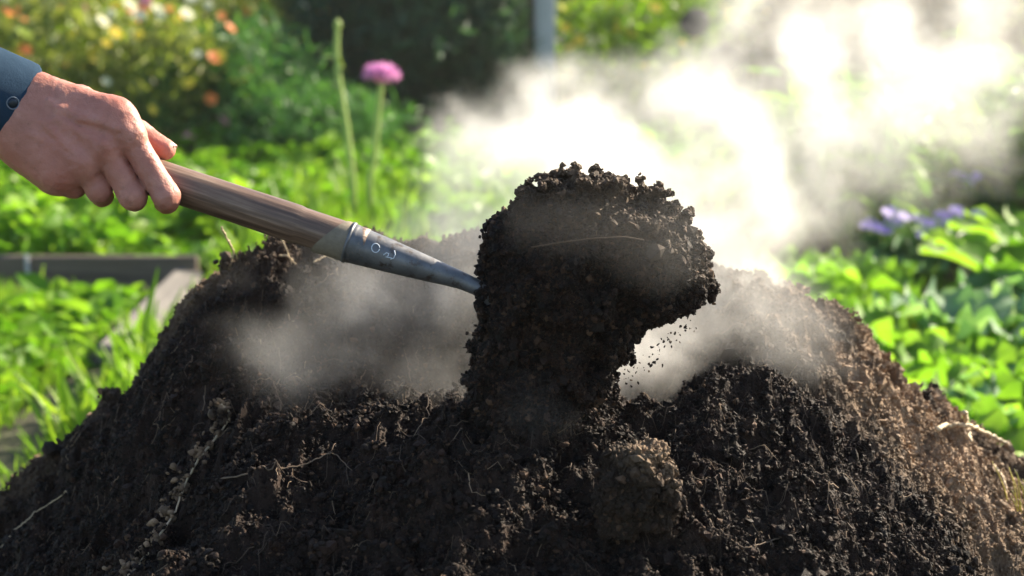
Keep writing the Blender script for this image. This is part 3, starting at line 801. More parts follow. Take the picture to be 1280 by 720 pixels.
def flower_mesh(r, petals=10, cup=.25):
    b = MB(); tV, tF = leaf_tpl(.5, -cup, 3)
    a_ = np.arange(petals) / petals * 2 * np.pi
    b.add(*scatter(tV, tF, rot_from(a_, a_, np.full(petals, -.1)) * r, np.zeros((petals, 3))))
    b.add(*tube([(0, 0, -.1 * r), (0, 0, .16 * r), (0, 0, .2 * r)], [.25 * r, .26 * r, .05 * r], 8)); return b
FLM = {}
def flower_obj(kind, r, parent, loc, name='flower'):
    key = (kind, round(r, 3))
    if key not in FLM:
        o = flower_mesh(r).build(name, FL[kind]); FLM[key] = o.data
    else:
        o = bpy.data.objects.new(name, FLM[key]); col.objects.link(o)
    o.parent = parent; o.location = loc
    o.rotation_euler = (R(random.uniform(30, 80)), R(random.uniform(-30, 30)), random.uniform(-.6, .6)); return o
def copy_tree(o, parent=None):
    c = o.copy(); col.objects.link(c); c.parent = parent
    for ch in list(o.children): copy_tree(ch, c)
    return c
def stems_mesh(n, h, spread, r):
    b = MB()
    for q in range(n):
        a_ = random.uniform(0, 6.28); s = random.uniform(.2, 1) * spread
        b.add(*tube([(math.cos(a_) * s * t_ ** 1.3, math.sin(a_) * s * t_ ** 1.3, h * t_) for t_ in (0, .3, .6, 1)], [r, r * .8, r * .6, r * .3], 5))
    return b
def flower_bush(kinds, w_, h, nleaf, lsize, nfl, fr, mat, leafw=.35):
    e = empty('flowering_plant')
    mb = MB(); mb.add(*leaf_cloud(nleaf, (0, 0, h * .5), (w_, w_ * .8, h * .52), lsize, leafw))
    mb.build('foliage', mat, e, False)
    stems_mesh(9, h * .85, w_ * .6, .006).build('stems', M_stem, e)
    for q in range(nfl):
        a_ = random.uniform(math.pi, 2 * math.pi); el = random.uniform(-.7, 1.2)
        p = (math.cos(a_) * math.cos(el) * w_ * 1.05, math.sin(a_) * math.cos(el) * w_ * .85, h * .52 + math.sin(el) * h * .55)
        flower_obj(random.choice(kinds), fr * random.choice((.8, 1, 1.2)), e, p)
    return e

# grass (one mass of blades) on the left and around
def grass(name, x0, x1, y0, y1, n, h0, mat, keep=None, w_=.09, tilt=.5):
    x = rng.uniform(x0, x1, n); y = rng.uniform(y0, y1, n)
    c = fbm(np.stack([x * 2.5, y * 2.5, 0 * x], -1), 3, 60)
    k = c > rng.uniform(-1.2, .25, n)
    if keep is not None: k &= keep(x, y)
    x, y, c = x[k], y[k], c[k]; n = len(x)
    tV, tF = leaf_tpl(w_, .35, 3); tV = tV[:, [0, 2, 1]] * np.array([1, -1, 1])
    s = h0 * (1 + .5 * c) * np.exp(rng.normal(0, .3, n))
    V, Fs = scatter(tV, tF, rand_rot(n, tilt) * s[:, None, None], np.stack([x, y, 0 * x - .005], -1))
    return tag(mesh(name, V, Fs, mat, smooth=False), kind='stuff')
outheap = lambda x, y: ((x / 1.15) ** 2 + ((y - 1.5) / 1.0) ** 2) > 1
g = grass('grass', -3.2, -.3, 1.6, 3.9, 40000, .042, M_grass, lambda x, y: outheap(x, y) & (np.abs(x + .92) > .05))
tag(g, 'short fresh grass growing left of the heap and around the planks', 'grass')
g = grass('grass', .3, 3.5, 1.8, 4.2, 6000, .04, M_grass, outheap); tag(g, 'thin grass between the leafy vegetables right of the heap', 'grass')
g = grass('grass', -.85, .45, 2.5, 5.5, 16000, .08, M_grass, lambda x, y: outheap(x, y)); tag(g, 'rough grass growing behind the heap', 'grass')
# leafy ground cover behind the board
def cover(name, x0, x1, y0, y1, n, hmax, size, mat, seed, wl=.7):
    x = rng.uniform(x0, x1, n); y = rng.uniform(y0, y1, n)
    c = np.clip(.5 + .6 * fbm(np.stack([x * 3, y * 3, 0 * x], -1), 3, seed), .1, 1.3)
    z = c * hmax * rng.uniform(.3, 1, n)
    tV, tF = leaf_tpl(wl, .3, 3, .2)
    V, Fs = scatter(tV, tF, rand_rot(n, 1.2) * (size * np.exp(rng.normal(0, .3, n)))[:, None, None], np.stack([x, y, z], -1))
    return tag(mesh(name, V, Fs, mat, smooth=False), kind='stuff')
tag(cover('ground_cover', -3.4, -.1, 4.1, 7.0, 30000, .16, .055, M_cover, 61), 'bright green leafy ground cover behind the grey board', 'ground cover')
tag(cover('ground_cover', -.3, 2.6, 4.6, 7.0, 16000, .20, .06, M_cover, 62), 'leafy ground cover behind the heap under the steam', 'ground cover')
tag(cover('ground_cover', -3.0, -1.0, 2.0, 3.85, 14000, .05, .045, M_cover, 63), 'low leafy weeds in front of the grey board', 'ground cover')

# raised-bed boards
o = empty('garden_board', (-1.75, 4.0, 0)); tag(o, 'grey wooden board edging the green bed, behind the hand', 'board')
b = MB(); b.add(*box(-.30, 0, .045, 1.33, .03, .10, .004)); b.build('plank', M_board, o, False)
b = MB(); b.add(*box(.61, 0.002, .045, .48, .03, .097, .004)); b.build('plank', M_board, o, False)
b = MB(); b.add(*box(.368, -.020, .050, .012, .008, .10, .002)); b.build('joint_strip', M_post, o, False)
o = empty('garden_plank', (-.915, 3.55, 0)); tag(o, 'pale weathered plank lying half buried in grass, running toward the heap', 'plank')
b = MB(); b.add(*box(0, 0, .030, .085, .88, .05, .006)); b.build('plank', M_boardy, o, False); o.rotation_euler = (0, R(8), R(2))

# crop plants
def ruffle_leaf(L, W, ruf, up, seed, curl=.5, seg=9, wseg=8):
    V = []
    for i_ in range(seg + 1):
        s = i_ / seg
        ww = W * .5 * (.18 + .82 * math.sin(math.pi * min(1, s ** .75 * .86 + .06)) ** .8) * (1 if s < .9 else .8)
        for k in range(wseg + 1):
            u = k / wseg * 2 - 1
            y = L * s * math.cos(up * (1 - curl * s)); z = L * s * math.sin(up * (1 - curl * s))
            z += ruf * abs(u) ** 2 * s * math.sin(seed + 17 * s + 5 * u) + W * .18 * u * u - .3 * W * .1 * (1 - abs(u))
            V.append((ww * u + ruf * .4 * math.sin(seed * 3 + 13 * s) * abs(u), y, z))
    n1 = wseg + 1
    Q = [[i_ * n1 + k, i_ * n1 + k + 1, (i_ + 1) * n1 + k + 1, (i_ + 1) * n1 + k] for i_ in range(seg) for k in range(wseg)]
    return np.array(V), np.array(Q)
def rosette(nl, L, W, ruf, up0, up1):
    b = MB()
    for q in range(nl):
        f = q / nl; up = up0 + (up1 - up0) * f + random.uniform(-.12, .12)
        V, Q = ruffle_leaf(L * (1 - .35 * f) * random.uniform(.85, 1.1), W * (1 - .25 * f), ruf, up, random.uniform(0, 9))
        a_ = q * 2.4 + random.uniform(-.3, .3); c_, s_ = math.cos(a_), math.sin(a_)
        V = V @ np.array([[c_, s_, 0], [-s_, c_, 0], [0, 0, 1]]); b.add(V, Q)
    return b
def crop(name, mat, **k):
    e = empty(name); rosette(**k).build('leaves', mat, e)
    b = MB(); b.add(*tube([(0, 0, -.01), (0, 0, .05)], [.012, .008], 7)); b.build('stem', M_stem, e); return e
def put(proto, spots, labels, cat, group, first=True):
    for i_, (x, y, s, z) in enumerate(spots):
        o = proto if i_ == 0 else copy_tree(proto)
        o.location = (x, y, z); o.rotation_euler = (0, 0, random.uniform(0, 6.28) if i_ else 0); o.scale = (s,) * 3
        tag(o, labels[i_] if isinstance(labels, list) else labels, cat, group)
def gpos(px, py, z=0.0):
    """where the view through (px, py) meets height z"""
    d = (CAM_H - z) / (sp + (py - 360) / F * cp); p = at(px, py, d); return p[0], p[1]
lt = [crop('lettuce', M_lettuce, nl=15, L=.17, W=.13, ruf=.016, up0=.35, up1=1.25) for _ in range(3)]
kl = [crop('kale', M_kale, nl=12, L=.24, W=.15, ruf=.022, up0=.5, up1=1.3) for _ in range(2)]
tl = crop('leaf_beet', M_lettuce, nl=12, L=.30, W=.10, ruf=.012, up0=.95, up1=1.5)
sp_ = []
spots_px = [(1075, 415), (1130, 430), (1040, 400), (1190, 460), (1120, 470), (1250, 470), (1010, 375), (1165, 500), (1225, 520), (1290, 520), (1270, 580), (1320, 430), (1350, 500), (1060, 350), (1100, 385), (1000, 340)]
for q, pr in enumerate(lt):
    S = [(*gpos(px, py + 15, .03), random.uniform(1.05, 1.4), 0) for px, py in spots_px[q::3]]
    put(pr, S, 'bright green lettuce among the leafy crops right of the heap', 'lettuce', 'lettuces right of the heap')
S1 = [(*gpos(px, py, .02), s, 0) for px, py, s in ((1212, 432, 1.2), (1290, 545, .9), (1330, 400, 1.1))]
put(kl[0], S1, ['large blue green kale with ruffled leaves right of the terracotta pot', 'blue green kale at the right edge low beside the heap', 'blue green kale beyond the right edge of the lettuces'], 'kale', 'kale plants right of the heap')
S2 = [(*gpos(px, py, .02), s, 0) for px, py, s in ((1215, 500, .8), (1120, 345, .7))]
put(kl[1], S2, ['pale blue green kale low between the lettuces and the heap', 'small kale below the violet flowers'], 'kale', 'kale plants right of the heap')
S3 = [(*gpos(px, py, .02), s, 0) for px, py, s in ((1255, 375, 1.1), (1300, 350, 1.2), (1225, 340, .8))]
put(tl, S3, ['tall upright light green leaf beet right of the violet flowers', 'tall leaf beet cut by the right edge of the picture', 'smaller upright leaf beet behind the kale'], 'leaf beet', 'upright leaf beets')
ylf = MB(); V, Q = ruffle_leaf(.13, .11, .012, .9, 2.0); ylf.add(V, Q)
M_yleaf = leaf_mat('yellowed_leaf', G_((0, (.5, .45, .03)), (1, (.65, .6, .05))), .45)
x, y = gpos(1178, 440, .03); o = ylf.build('yellow_leaf', M_yleaf); o.location = (x, y, .03); o.rotation_euler = (0, 0, .3); tag(o, 'single yellowed leaf standing among the lettuces below the terracotta pot', 'leaf')
# terracotta pot
mm = NT('terracotta'); M_terra = mm.pbr(Base_Color=mm.mix(mm.noise(25, 4, .6, mm.obj()), (.36, .13, .07), (.50, .22, .13)), Roughness=.85)
x, y = gpos(1164, 396, .05); e = empty('terracotta_pot', (x, y, 0)); e.scale = (.62,) * 3; tag(e, 'terracotta pot showing between the lettuces and the kale', 'pot')
b = MB(); b.add(*tube([(0, 0, 0), (0, 0, .004), (0, 0, .11)], [.03, .035, .045], 24)); b.build('pot_body', M_terra, e)
b = MB(); b.add(*tube([(0, 0, .108), (0, 0, .110), (0, 0, .133), (0, 0, .135)], [.045, .052, .053, .048], 24)); b.build('rim', M_terra, e)

# violet flowers
def tall_flower(kind, h, fr, nfl, mat, nl=160, wl=.16, spread=.12, ls=.09):
    e = empty('flowering_plant'); b = MB()
    b.add(*leaf_cloud(nl, (0, 0, h * .42), (spread, spread, h * .45), ls, wl, .1, 3, tilt=.9)); b.build('foliage', mat, e, False)
    tops = []
    b = MB()
    for q in range(nfl):
        a_ = random.uniform(0, 6.28); s = random.uniform(.2, 1) * spread; hh = h * random.uniform(.85, 1.08)
        b.add(*tube([(math.cos(a_) * s * t_, math.sin(a_) * s * t_, hh * t_) for t_ in (0, .4, .8, 1)], .0025, 5)); tops.append((math.cos(a_) * s, math.sin(a_) * s, hh))
    b.build('stems', M_stem, e)
    for p in tops: flower_obj(kind, fr, e, p)
    return e
for px, py, lab, h in ((1145, 318, 'violet flowered plant, nearest the steam', .30), (1195, 322, 'violet flowered plant beside the upright leaf beet', .30), (1215, 290, 'greyish violet flowered plant behind the others', .36), (1120, 320, 'low violet flowered plant with few blooms', .24)):
    d = 4.3 if h < .35 else 4.9
    e = tall_flower('violet', h, .026, 7, M_fern, 240); p = at(px, py, d); e.location = (p[0], p[1], 0); e.scale = (1, 1, max(.6, (p[2] + .02) / h)); tag(e, lab, 'flowering plant', 'violet flowered plants on the right')
# grey-green upright stems plants on the right behind lettuces
for q, (px, py, d) in enumerate(((1010, 300, 4.6), (1050, 300, 4.8), (1090, 310, 4.7), (1140, 330, 5.0), (1260, 250, 5.2), (1180, 250, 5.4), (980, 280, 5.2), (1230, 220, 5.6), (1310, 260, 5.0))):
    e = empty('leafy_plant'); b = MB(); b.add(*leaf_cloud(420, (0, 0, .22), (.16, .14, .24), .10, .18, .1, 3, tilt=1.0)); b.build('foliage', random.choice([M_fern, M_cover, M_grass]), e, False)
    stems_mesh(7, .38, .1, .003).build('stems', M_stem, e)
    p = at(px, py, d); e.location = (p[0], p[1], 0); e.scale = (1.15, 1.15, random.uniform(1.0, 1.35))
    tag(e, 'narrow leaved green plant behind the vegetables on the right', 'plant', 'narrow leaved plants right of the steam')

# the two tall stalks
def stalk(pix, d, r, n=18):
    P = smooth_path([at(px, py, d) for px, py in pix], n); return P
d = 4.7
P = stalk([(462, 228), (466, 205), (470, 170), (474, 130), (477, 100)], d, 0); base = P[0].copy(); base[2] = 0
e = empty('allium', tuple(base)); tag(e, 'tall single pink purple dome shaped bloom on a green stalk', 'flower')
b = MB(); b.add(*tube(np.vstack([[0, 0, 0], P - base]), np.linspace(.011, .009, 19), 8)); b.build('stem', M_stem, e)
top = P[-1] - base; b = MB()
tV, tF = leaf_tpl(.35, .2, 2); n = 420; u = rng.normal(0, 1, (n, 3)); u[:, 2] = np.abs(u[:, 2]) * 1.0 - .25; u /= np.linalg.norm(u, axis=1)[:, None]
b.add(*scatter(tV, tF, rand_rot(n, 1.6) * .020, u * np.array([.050, .050, .030]) + top + np.array([0, 0, .018])))
b.add(*tube([top + np.array([0, 0, z]) for z in (-.012, 0, .02, .035)], [.010, .026, .040, .02], 16)); b.build('bloom', FL['lilac'], e, False)
P = stalk([(441, 228), (438, 195), (432, 150), (424, 105), (420, 75), (421, 45), (422, 33)], d, 0); base = P[0].copy(); base[2] = 0
e = empty('seed_stalk', tuple(base)); tag(e, 'tall bare green stalk with a bud, left of the pink bloom', 'plant stalk')
b = MB(); b.add(*tube(np.vstack([[0, 0, 0], P - base]), np.linspace(.012, .008, 19), 8)); b.build('stem', M_stem, e)
b = MB(); tp_ = P[-1] - base; b.add(*tube([tp_ + np.array([0, 0, z]) for z in (-.012, 0, .012, .026)], [.006, .014, .012, .002], 8)); b.build('bud', M_stem, e)
b = MB(); q0 = at(420, 72, d) - base
V, Fs = scatter(*leaf_tpl(.3, .3, 3), rot_from(np.array([1.2, -1.4, -.3]), np.array([.2, 2., 1.]), np.array([.5, .9, .7])) * .06, np.array([q0, q0 + [0, 0, .01], q0 - [0, 0, .03]])); b.add(V, Fs); b.build('leaf', M_stem, e, False)
# rosette of leaves at their foot
e = crop('leaf_beet', M_lettuce, nl=12, L=.22, W=.09, ruf=.01, up0=.7, up1=1.4); x, y = gpos(452, 225, .1); e.location = (x, y + .25, 0); tag(e, 'leafy rosette at the foot of the two tall stalks', 'leaf beet', 'upright leaf beets')

# flowering bushes of the far left bed
mix1 = ['yellow', 'orange', 'lime', 'cream', 'yellow', 'pink']
protos = [flower_bush(mix1, .38, .78, 1400, .06, 40, .032, M_olive), flower_bush(['yellow', 'lime', 'cream', 'orange'], .36, .85, 1400, .06, 40, .032, M_olive),
          flower_bush(['lime', 'yellow', 'white', 'pink', 'orange'], .34, .70, 1200, .055, 38, .030, M_yel)]
far = [(-2.75, 7.3), (-2.25, 7.9), (-1.75, 7.35), (-1.35, 8.1), (-2.9, 8.5), (-2.3, 8.9), (-1.7, 8.9), (-1.0, 8.9), (-3.4, 7.6), (-.55, 9.2), (-3.5, 8.8), (-1.95, 7.2), (-1.62, 6.75), (-2.2, 6.85), (-2.75, 6.8)]
for q, pr in enumerate(protos):
    sps = far[q::3]
    for i_, (x, y) in enumerate(sps):
        o = pr if i_ == 0 else copy_tree(pr); o.location = (x, y, 0); o.rotation_euler = (0, 0, random.uniform(-.5, .5)); s = random.uniform(.92, 1.15); o.scale = (s, s, s * (1.0 if y < 8 else 1.25))
        tag(o, 'bushy garden plant dotted with yellow, orange and cream blooms in the far left bed', 'flowering plant', 'mixed flowering plants in the far left bed')
# yellow flowering bush right of post
for q, (x, y, s) in enumerate(((.60, 8.2, 1.0), (.95, 8.5, 1.0), (.60, 9.0, 1.15), (1.2, 9.1, 1.1))):
    e = flower_bush(['yellow', 'lime', 'yellow', 'yellow'], .36, .88, 1500, .055, 26, .036, M_yel); e.location = (x, y, 0); e.scale = (s,) * 3
    tag(e, 'yellow green bush covered in yellow flowers right of the grey post', 'flowering plant', 'yellow flowering bushes by the post')
# feathery mid green shrub and dark shrub
def shrub(name, mats, cen, rad, n, size, w_, label, loc_, cat='shrub', group=None, nst=10):
    e = empty(name, loc_); b = MB(); b.add(*leaf_cloud(n, cen, rad, size, w_, .25)); b.build('foliage', mats, e, False)
    stems_mesh(nst, cen[2] * 1.3, rad[0] * .5, .012).build('stems', M_bark, e); tag(e, label, cat, group); return e
shrub('shrub', M_fern, (0, 0, .30), (.46, .42, .34), 7500, .07, .16, 'feathery mid green shrub in front of the flower bed', (-1.36, 7.0, 0))
shrub('shrub', M_fern, (0, 0, .17), (.40, .35, .22), 4000, .07, .16, 'low feathery green shrub left of the two tall stalks', (-.92, 6.7, 0))
shrub('shrub', M_dark, (0, 0, .50), (.36, .36, .60), 6000, .085, .22, 'dark shrub between the feathery shrub and the pink bloom', (-.86, 8.0, 0))
shrub('shrub', M_dark, (0, 0, .60), (.55, .45, .68), 11000, .085, .22, 'tall dark blue green shrub behind the pink bloom', (-.42, 8.0, 0))
shrub('shrub', M_dark, (0, 0, .55), (.30, .30, .62), 5500, .085, .22, 'dark shrub left of the grey post', (-.10, 8.7, 0))
# grey post
e = empty('wooden_post', (.170, 7.9, 0)); tag(e, 'weathered grey wooden post between the dark shrub and yellow bush', 'post')
b = MB(); b.add(*box(.01, 0, .75, .115, .085, 1.5, .008)); b.build('post_body', M_post, e, False)
b = MB(); b.add(*box(-.065, .02, .72, .035, .03, 1.44, .004)); b.build('side_batten', M_board, e, False)
# dried dark flower heads
mm = NT('dried_head'); M_dried = mm.pbr(Base_Color=mm.mix(mm.noise(60, 3, .6, mm.obj()), (.02, .016, .022), (.06, .045, .05)), Roughness=.9)
for px, py, lab in ((868, 28, 'upper dark dried flower head above the yellow bush'), (905, 72, 'lower dark dried flower head at the right end of the yellow bush')):
    p = at(px, py, 7.9); e = empty('dried_sunflower', (p[0], p[1], 0)); tag(e, lab, 'dried flower', 'dark dried flower heads')
    b = MB(); b.add(*tube([(0, .05, 0), (0, .05, p[2] * .6), (0, .04, p[2] + .05), (0, 0, p[2] + .04)], [.012, .010, .009, .01], 7)); b.build('stem', M_olive, e)
    b = MB(); b.add(*tube([(0, .02, p[2] + .01), (0, -.01, p[2]), (0, -.035, p[2] - .01), (0, -.045, p[2] - .014)], [.03, .085, .08, .03], 18))
    V, Fs = scatter(*leaf_tpl(.3, .4, 3), rot_from(np.linspace(0, 6, 16), np.full(16, 0.), np.full(16, 1.3)) * .06, np.tile([0, -.02, p[2]], (16, 1)).astype(float)); b.add(V, Fs)
    b.build('seed_head', M_dried, e, False)
# bronze and mauve shrubs at the upper right
for q, (x, y, s, mt) in enumerate(((1.75, 8.2, 1.0, M_mauve), (2.35, 7.8, 1.1, M_mauve), (2.95, 8.1, 1.1, M_olive), (2.1, 9.2, 1.3, M_mauve), (1.5, 9.6, 1.2, M_mid), (3.4, 7.4, 1.0, M_mid), (2.7, 9.4, 1.2, M_mid), (3.9, 8.4, 1.2, M_mauve), (2.75, 6.7, .6, M_mid), (2.3, 6.4, .5, M_mid), (1.75, 6.6, .5, M_mid))):
    shrub('shrub', mt, (0, 0, .42), (.42, .36, .46), 3600, .06, .3, {M_mauve: 'bronze mauve shrub behind the steam at the upper right', M_olive: 'olive green shrub at the upper right behind the steam'}.get(mt, 'mid green shrub behind the steam at the upper right'), (x, y, 0), group='shrubs behind the steam').scale = (s,) * 3
# background hedge trees
def tree(x, y, h, wd, mat, label, n=9000, ls=.16):
    e = empty('tree', (x, y, 0)); b = MB()
    b.add(*tube([(0, 0, 0), (.03, 0, h * .25), (-.02, .02, h * .5), (0, 0, h * .8)], [.11, .085, .06, .02], 9))
    for q in range(9):
        a_ = q * 2.4; z = h * (.18 + .06 * q); L_ = wd * random.uniform(.6, .9)
        b.add(*tube([(0, 0, z), (math.cos(a_) * L_ * .5, math.sin(a_) * L_ * .5, z + L_ * .3), (math.cos(a_) * L_, math.sin(a_) * L_, z + L_ * .7)], [.04, .025, .008], 6))
    b.build('trunk', M_bark, e)
    b = MB()
    for q in range(7):
        a_ = random.uniform(0, 6.28); rr_ = wd * random.uniform(.2, .55)
        b.add(*leaf_cloud(n // 7, (math.cos(a_) * rr_, math.sin(a_) * rr_, h * random.uniform(.25, .8)), (wd * .5, wd * .5, h * .24), ls, .45, .2))
    b.build('crown', mat, e, False); tag(e, label, 'tree', 'trees behind the flower beds')
for q in range(11):
    x = -8 + q * 1.6 + random.uniform(-.3, .3)
    mt, lab = [(M_mid, 'mid green bushy tree behind the flower beds'), (M_dark, 'dark green dense tree behind the flower beds'), (M_yel, 'yellow green leafy tree behind the flower beds')][(q * 2) % 3]
    tree(x * 1.35, 16.5 + random.uniform(-.8, 1.2), random.uniform(2.6, 3.2), random.uniform(1.1, 1.4), mt, lab)

# ------------------------------------------------------------------ steam (voxel grid filled by a density field)
def steam(name, puffs, label, res, warp, base_dens, aniso=.25, nscale=9.0, contrast=(.30, .62), fall=(.45, 1.2)):
    cs = np.array([at(p[0], p[1], p[2]) for p in puffs]); rs = np.array([p[3] * p[2] / F for p in puffs])
    lo = (cs - rs[:, None] * 1.5).min(0) - .02; hi = (cs + rs[:, None] * 1.5).max(0) + .02
    me = bpy.data.meshes.new(name); me.from_pydata([tuple(lo), tuple(hi)], [], [])
    o = bpy.data.objects.new(name, me); col.objects.link(o)
    g = bpy.data.node_groups.new(name + '_field', 'GeometryNodeTree')
    g.interface.new_socket('Geometry', in_out='INPUT', socket_type='NodeSocketGeometry')
    g.interface.new_socket('Geometry', in_out='OUTPUT', socket_type='NodeSocketGeometry')
    N = g.nodes; Lk = g.links
    def setv(s, v):
        if isinstance(v, bpy.types.NodeSocket): Lk.new(v, s)
        else: s.default_value = v
    def ma(op, a, b_=0.0, c_=None, clamp=False):
        d = N.new('ShaderNodeMath'); d.operation = op; d.use_clamp = clamp; setv(d.inputs[0], a); setv(d.inputs[1], b_)
        if c_ is not None: setv(d.inputs[2], c_)
        return d.outputs[0]
    def ve(op, a, b_=None, sc=None, out=0):
        d = N.new('ShaderNodeVectorMath'); d.operation = op; setv(d.inputs[0], a)
        if b_ is not None: setv(d.inputs[1], b_)
        if sc is not None: setv(d.inputs['Scale'], sc)
        return d.outputs[out]
    def mr(v, a, b_, c_, d_, typ='SMOOTHSTEP'):
        d = N.new('ShaderNodeMapRange'); d.interpolation_type = typ
        setv(d.inputs['Value'], v); d.inputs['From Min'].default_value = a; d.inputs['From Max'].default_value = b_; d.inputs['To Min'].default_value = c_; d.inputs['To Max'].default_value = d_
        return d.outputs['Result']
    def noi(vec, sc, det, ro, out='Fac'):
        d = N.new('ShaderNodeTexNoise'); setv(d.inputs['Vector'], vec); d.inputs['Scale'].default_value = sc; d.inputs['Detail'].default_value = det; d.inputs['Roughness'].default_value = ro
        return d.outputs[out]
    pos = N.new('GeometryNodeInputPosition').outputs[0]
    wv = ve('SCALE', ve('SUBTRACT', noi(pos, 6.0, 3.0, .55, 'Color'), (.5, .5, .5)), sc=warp)
    wv2 = ve('SCALE', ve('SUBTRACT', noi(pos, 24.0, 3.0, .6, 'Color'), (.5, .5, .5)), sc=warp * .38)
    p = ve('ADD', ve('ADD', pos, wv), wv2)
    tot = None
    for c_, r_, pf in zip(cs, rs, puffs):
        sx, sy, sz = (pf[5] if len(pf) > 5 else (1, 1, 1))
        dv = ve('MULTIPLY', ve('SUBTRACT', p, tuple(c_)), (1 / (r_ * sx), 1 / (r_ * sy), 1 / (r_ * sz)))
        ln = ve('LENGTH', dv, out=1)
        v = mr(ln, fall[0], fall[1], pf[4], 0.0)
        tot = v if tot is None else ma('SUBTRACT', ma('ADD', tot, v), ma('MULTIPLY', tot, v))
    nz = mr(noi(p, nscale, 6.0, .6), contrast[0], contrast[1], .12, 1.25)
    dens = ma('MULTIPLY', ma('MAXIMUM', ma('SUBTRACT', tot, .02), 0.0), nz)
    dens = ma('MULTIPLY', dens, base_dens)
    vc = N.new('GeometryNodeVolumeCube')
    Lk.new(dens, vc.inputs['Density']); vc.inputs['Min'].default_value = tuple(lo); vc.inputs['Max'].default_value = tuple(hi)
    n3 = np.ceil((hi - lo) / res).astype(int)
    for k, nm in enumerate(('Resolution X', 'Resolution Y', 'Resolution Z')): vc.inputs[nm].default_value = int(n3[k])
    print(name, 'grid', n3)
    mt = NT(name + '_vapour')
    pv = mt.n('ShaderNodeVolumePrincipled', {'Color': (.985, .975, .95), 'Density': 1.0, 'Anisotropy': aniso})
    mt.t.links.new(pv.outputs[0], mt.out.inputs['Volume'])
    sm_ = N.new('GeometryNodeSetMaterial'); sm_.inputs['Material'].default_value = mt.m
    go = N.new('NodeGroupOutput'); N.new('NodeGroupInput')
    Lk.new(vc.outputs[0], sm_.inputs['Geometry']); Lk.new(sm_.outputs[0], go.inputs[0])
    md = o.modifiers.new('field', 'NODES'); md.node_group = g
    me.materials.append(mt.m)
    tag(o, label, 'steam', kind='stuff'); return o
big = [(548, 188, 1.72, 40, .30), (575, 165, 1.72, 45, .4), (620, 150, 1.75, 60, .5), (585, 235, 1.65, 50, .4), (690, 130, 1.75, 75, .65), (640, 230, 1.62, 95, .9), (560, 240, 1.7, 60, .35), (730, 240, 1.62, 115, 1), (790, 145, 1.8, 85, .6),
       (860, 105, 1.85, 62, .5), (880, 210, 1.78, 115, .8), (895, 320, 1.62, 80, 1), (935, 380, 1.56, 50, .3), (930, 250, 1.7, 80, .6), (960, 110, 1.95, 105, .5), (1020, 190, 1.95, 95, .45), (1090, 110, 2.1, 115, .34),
       (1150, 190, 2.1, 85, .22), (1190, 70, 2.2, 115, .24), (960, 20, 2.0, 80, .32), (1080, 10, 2.1, 105, .28), (1010, 280, 1.75, 70, .26), (1250, 120, 2.3, 90, .20), (1260, 0, 2.3, 95, .2), (1240, 210, 2.2, 60, .06), (600, 300, 1.6, 65, .4), (870, 400, 1.54, 55, .35)]
steam('steam', big, 'thick sunlit white steam billowing up behind the lifted compost', .0080, .15, 11.5, contrast=(.39, .63), nscale=10.0)
low = [(800, 440, 1.47, 75, .8, (1.2, 1, 1)), (870, 400, 1.48, 75, .9), (960, 400, 1.46, 75, .4), (1010, 450, 1.42, 60, .2), (585, 400, 1.40, 80, .34, (.7, .8, 1.4)), (590, 500, 1.36, 60, .10), (500, 440, 1.40, 85, .16), (420, 400, 1.42, 80, .13), (325, 435, 1.36, 65, .11, (1.4, 1, .9)),
       (375, 455, 1.37, 65, .12), (470, 370, 1.46, 70, .17), (540, 340, 1.48, 70, .35), (560, 290, 1.6, 65, .4), (740, 500, 1.38, 60, .3), (290, 350, 1.5, 40, .1), (450, 340, 1.5, 60, .15), (680, 500, 1.26, 60, .08), (775, 275, 1.19, 130, .05), (860, 300, 1.21, 80, .05), (650, 290, 1.2, 70, .035)]
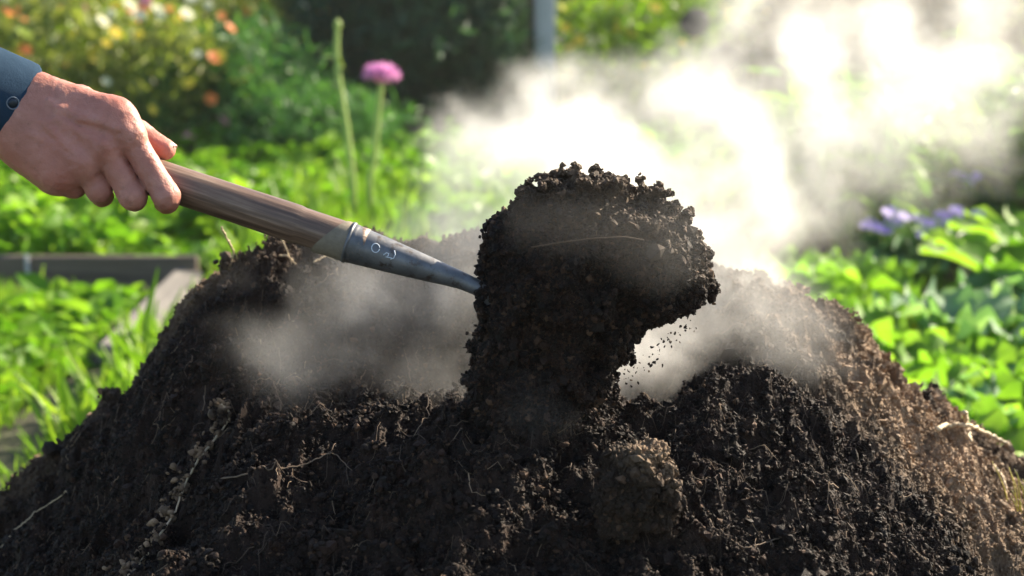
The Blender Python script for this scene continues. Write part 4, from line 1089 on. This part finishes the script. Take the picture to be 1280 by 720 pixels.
steam('steam', low, 'thin bluish steam drifting over the hollow and left slope of the heap', .0055, .12, 13.0, contrast=(.40, .62), nscale=12.0, fall=(.05, 1.3))

# ------------------------------------------------------------------ thin morning haze over the garden
hz_ = NT('haze_air'); pv = hz_.n('ShaderNodeVolumePrincipled', {'Color': (.95, .95, .93), 'Density': .0013, 'Anisotropy': .4})
hz_.t.links.new(pv.outputs[0], hz_.out.inputs['Volume'])
V = np.array([(x, y, z) for x in (-420, 420) for y in (-410, 420) for z in (-1.0, 4.6)], float)
tag(mesh('haze', V, np.array([(0, 1, 3, 2), (4, 6, 7, 5), (0, 4, 5, 1), (2, 3, 7, 6), (0, 2, 6, 4), (1, 5, 7, 3)]), hz_.m, smooth=False), 'thin bright haze hanging over the garden', 'haze', kind='stuff')

# ------------------------------------------------------------------ labels: say which one, counted along the bed
bpy.context.view_layer.update()
ORD = 'first second third fourth fifth sixth seventh eighth ninth tenth eleventh twelfth thirteenth fourteenth fifteenth sixteenth seventeenth eighteenth'.split()
def across(o):
    p = np.array(o.matrix_world.translation); d = (p[1] * cp - (p[2] - CAM_H) * sp); return p[0] / max(.1, d)
def number(old, new):
    L_ = sorted([o for o in scene.objects if o.get('label') == old], key=across)
    for k, o in enumerate(L_): o['label'] = new % ORD[k]
number('narrow leaved green plant behind the vegetables on the right', 'narrow leaved green plant behind the vegetables, %s from the left')
number('bushy garden plant dotted with yellow, orange and cream blooms in the far left bed', 'bushy plant with yellow, orange and cream blooms, %s from left in far bed')
number('yellow green bush covered in yellow flowers right of the grey post', 'yellow flowered bush right of the grey post, %s from the post')
number('bronze mauve shrub behind the steam at the upper right', 'bronze mauve shrub behind the steam, %s bronze one from the left')
number('mid green shrub behind the steam at the upper right', 'mid green shrub behind the steam, %s green one from the left')
number('bright green lettuce among the leafy crops right of the heap', 'bright green lettuce right of the heap, %s lettuce from the left')
for t_ in ('mid green bushy tree', 'dark green dense tree', 'yellow green leafy tree'):
    number(t_ + ' behind the flower beds', t_ + ' behind the flower beds, %s of its colour from the left')
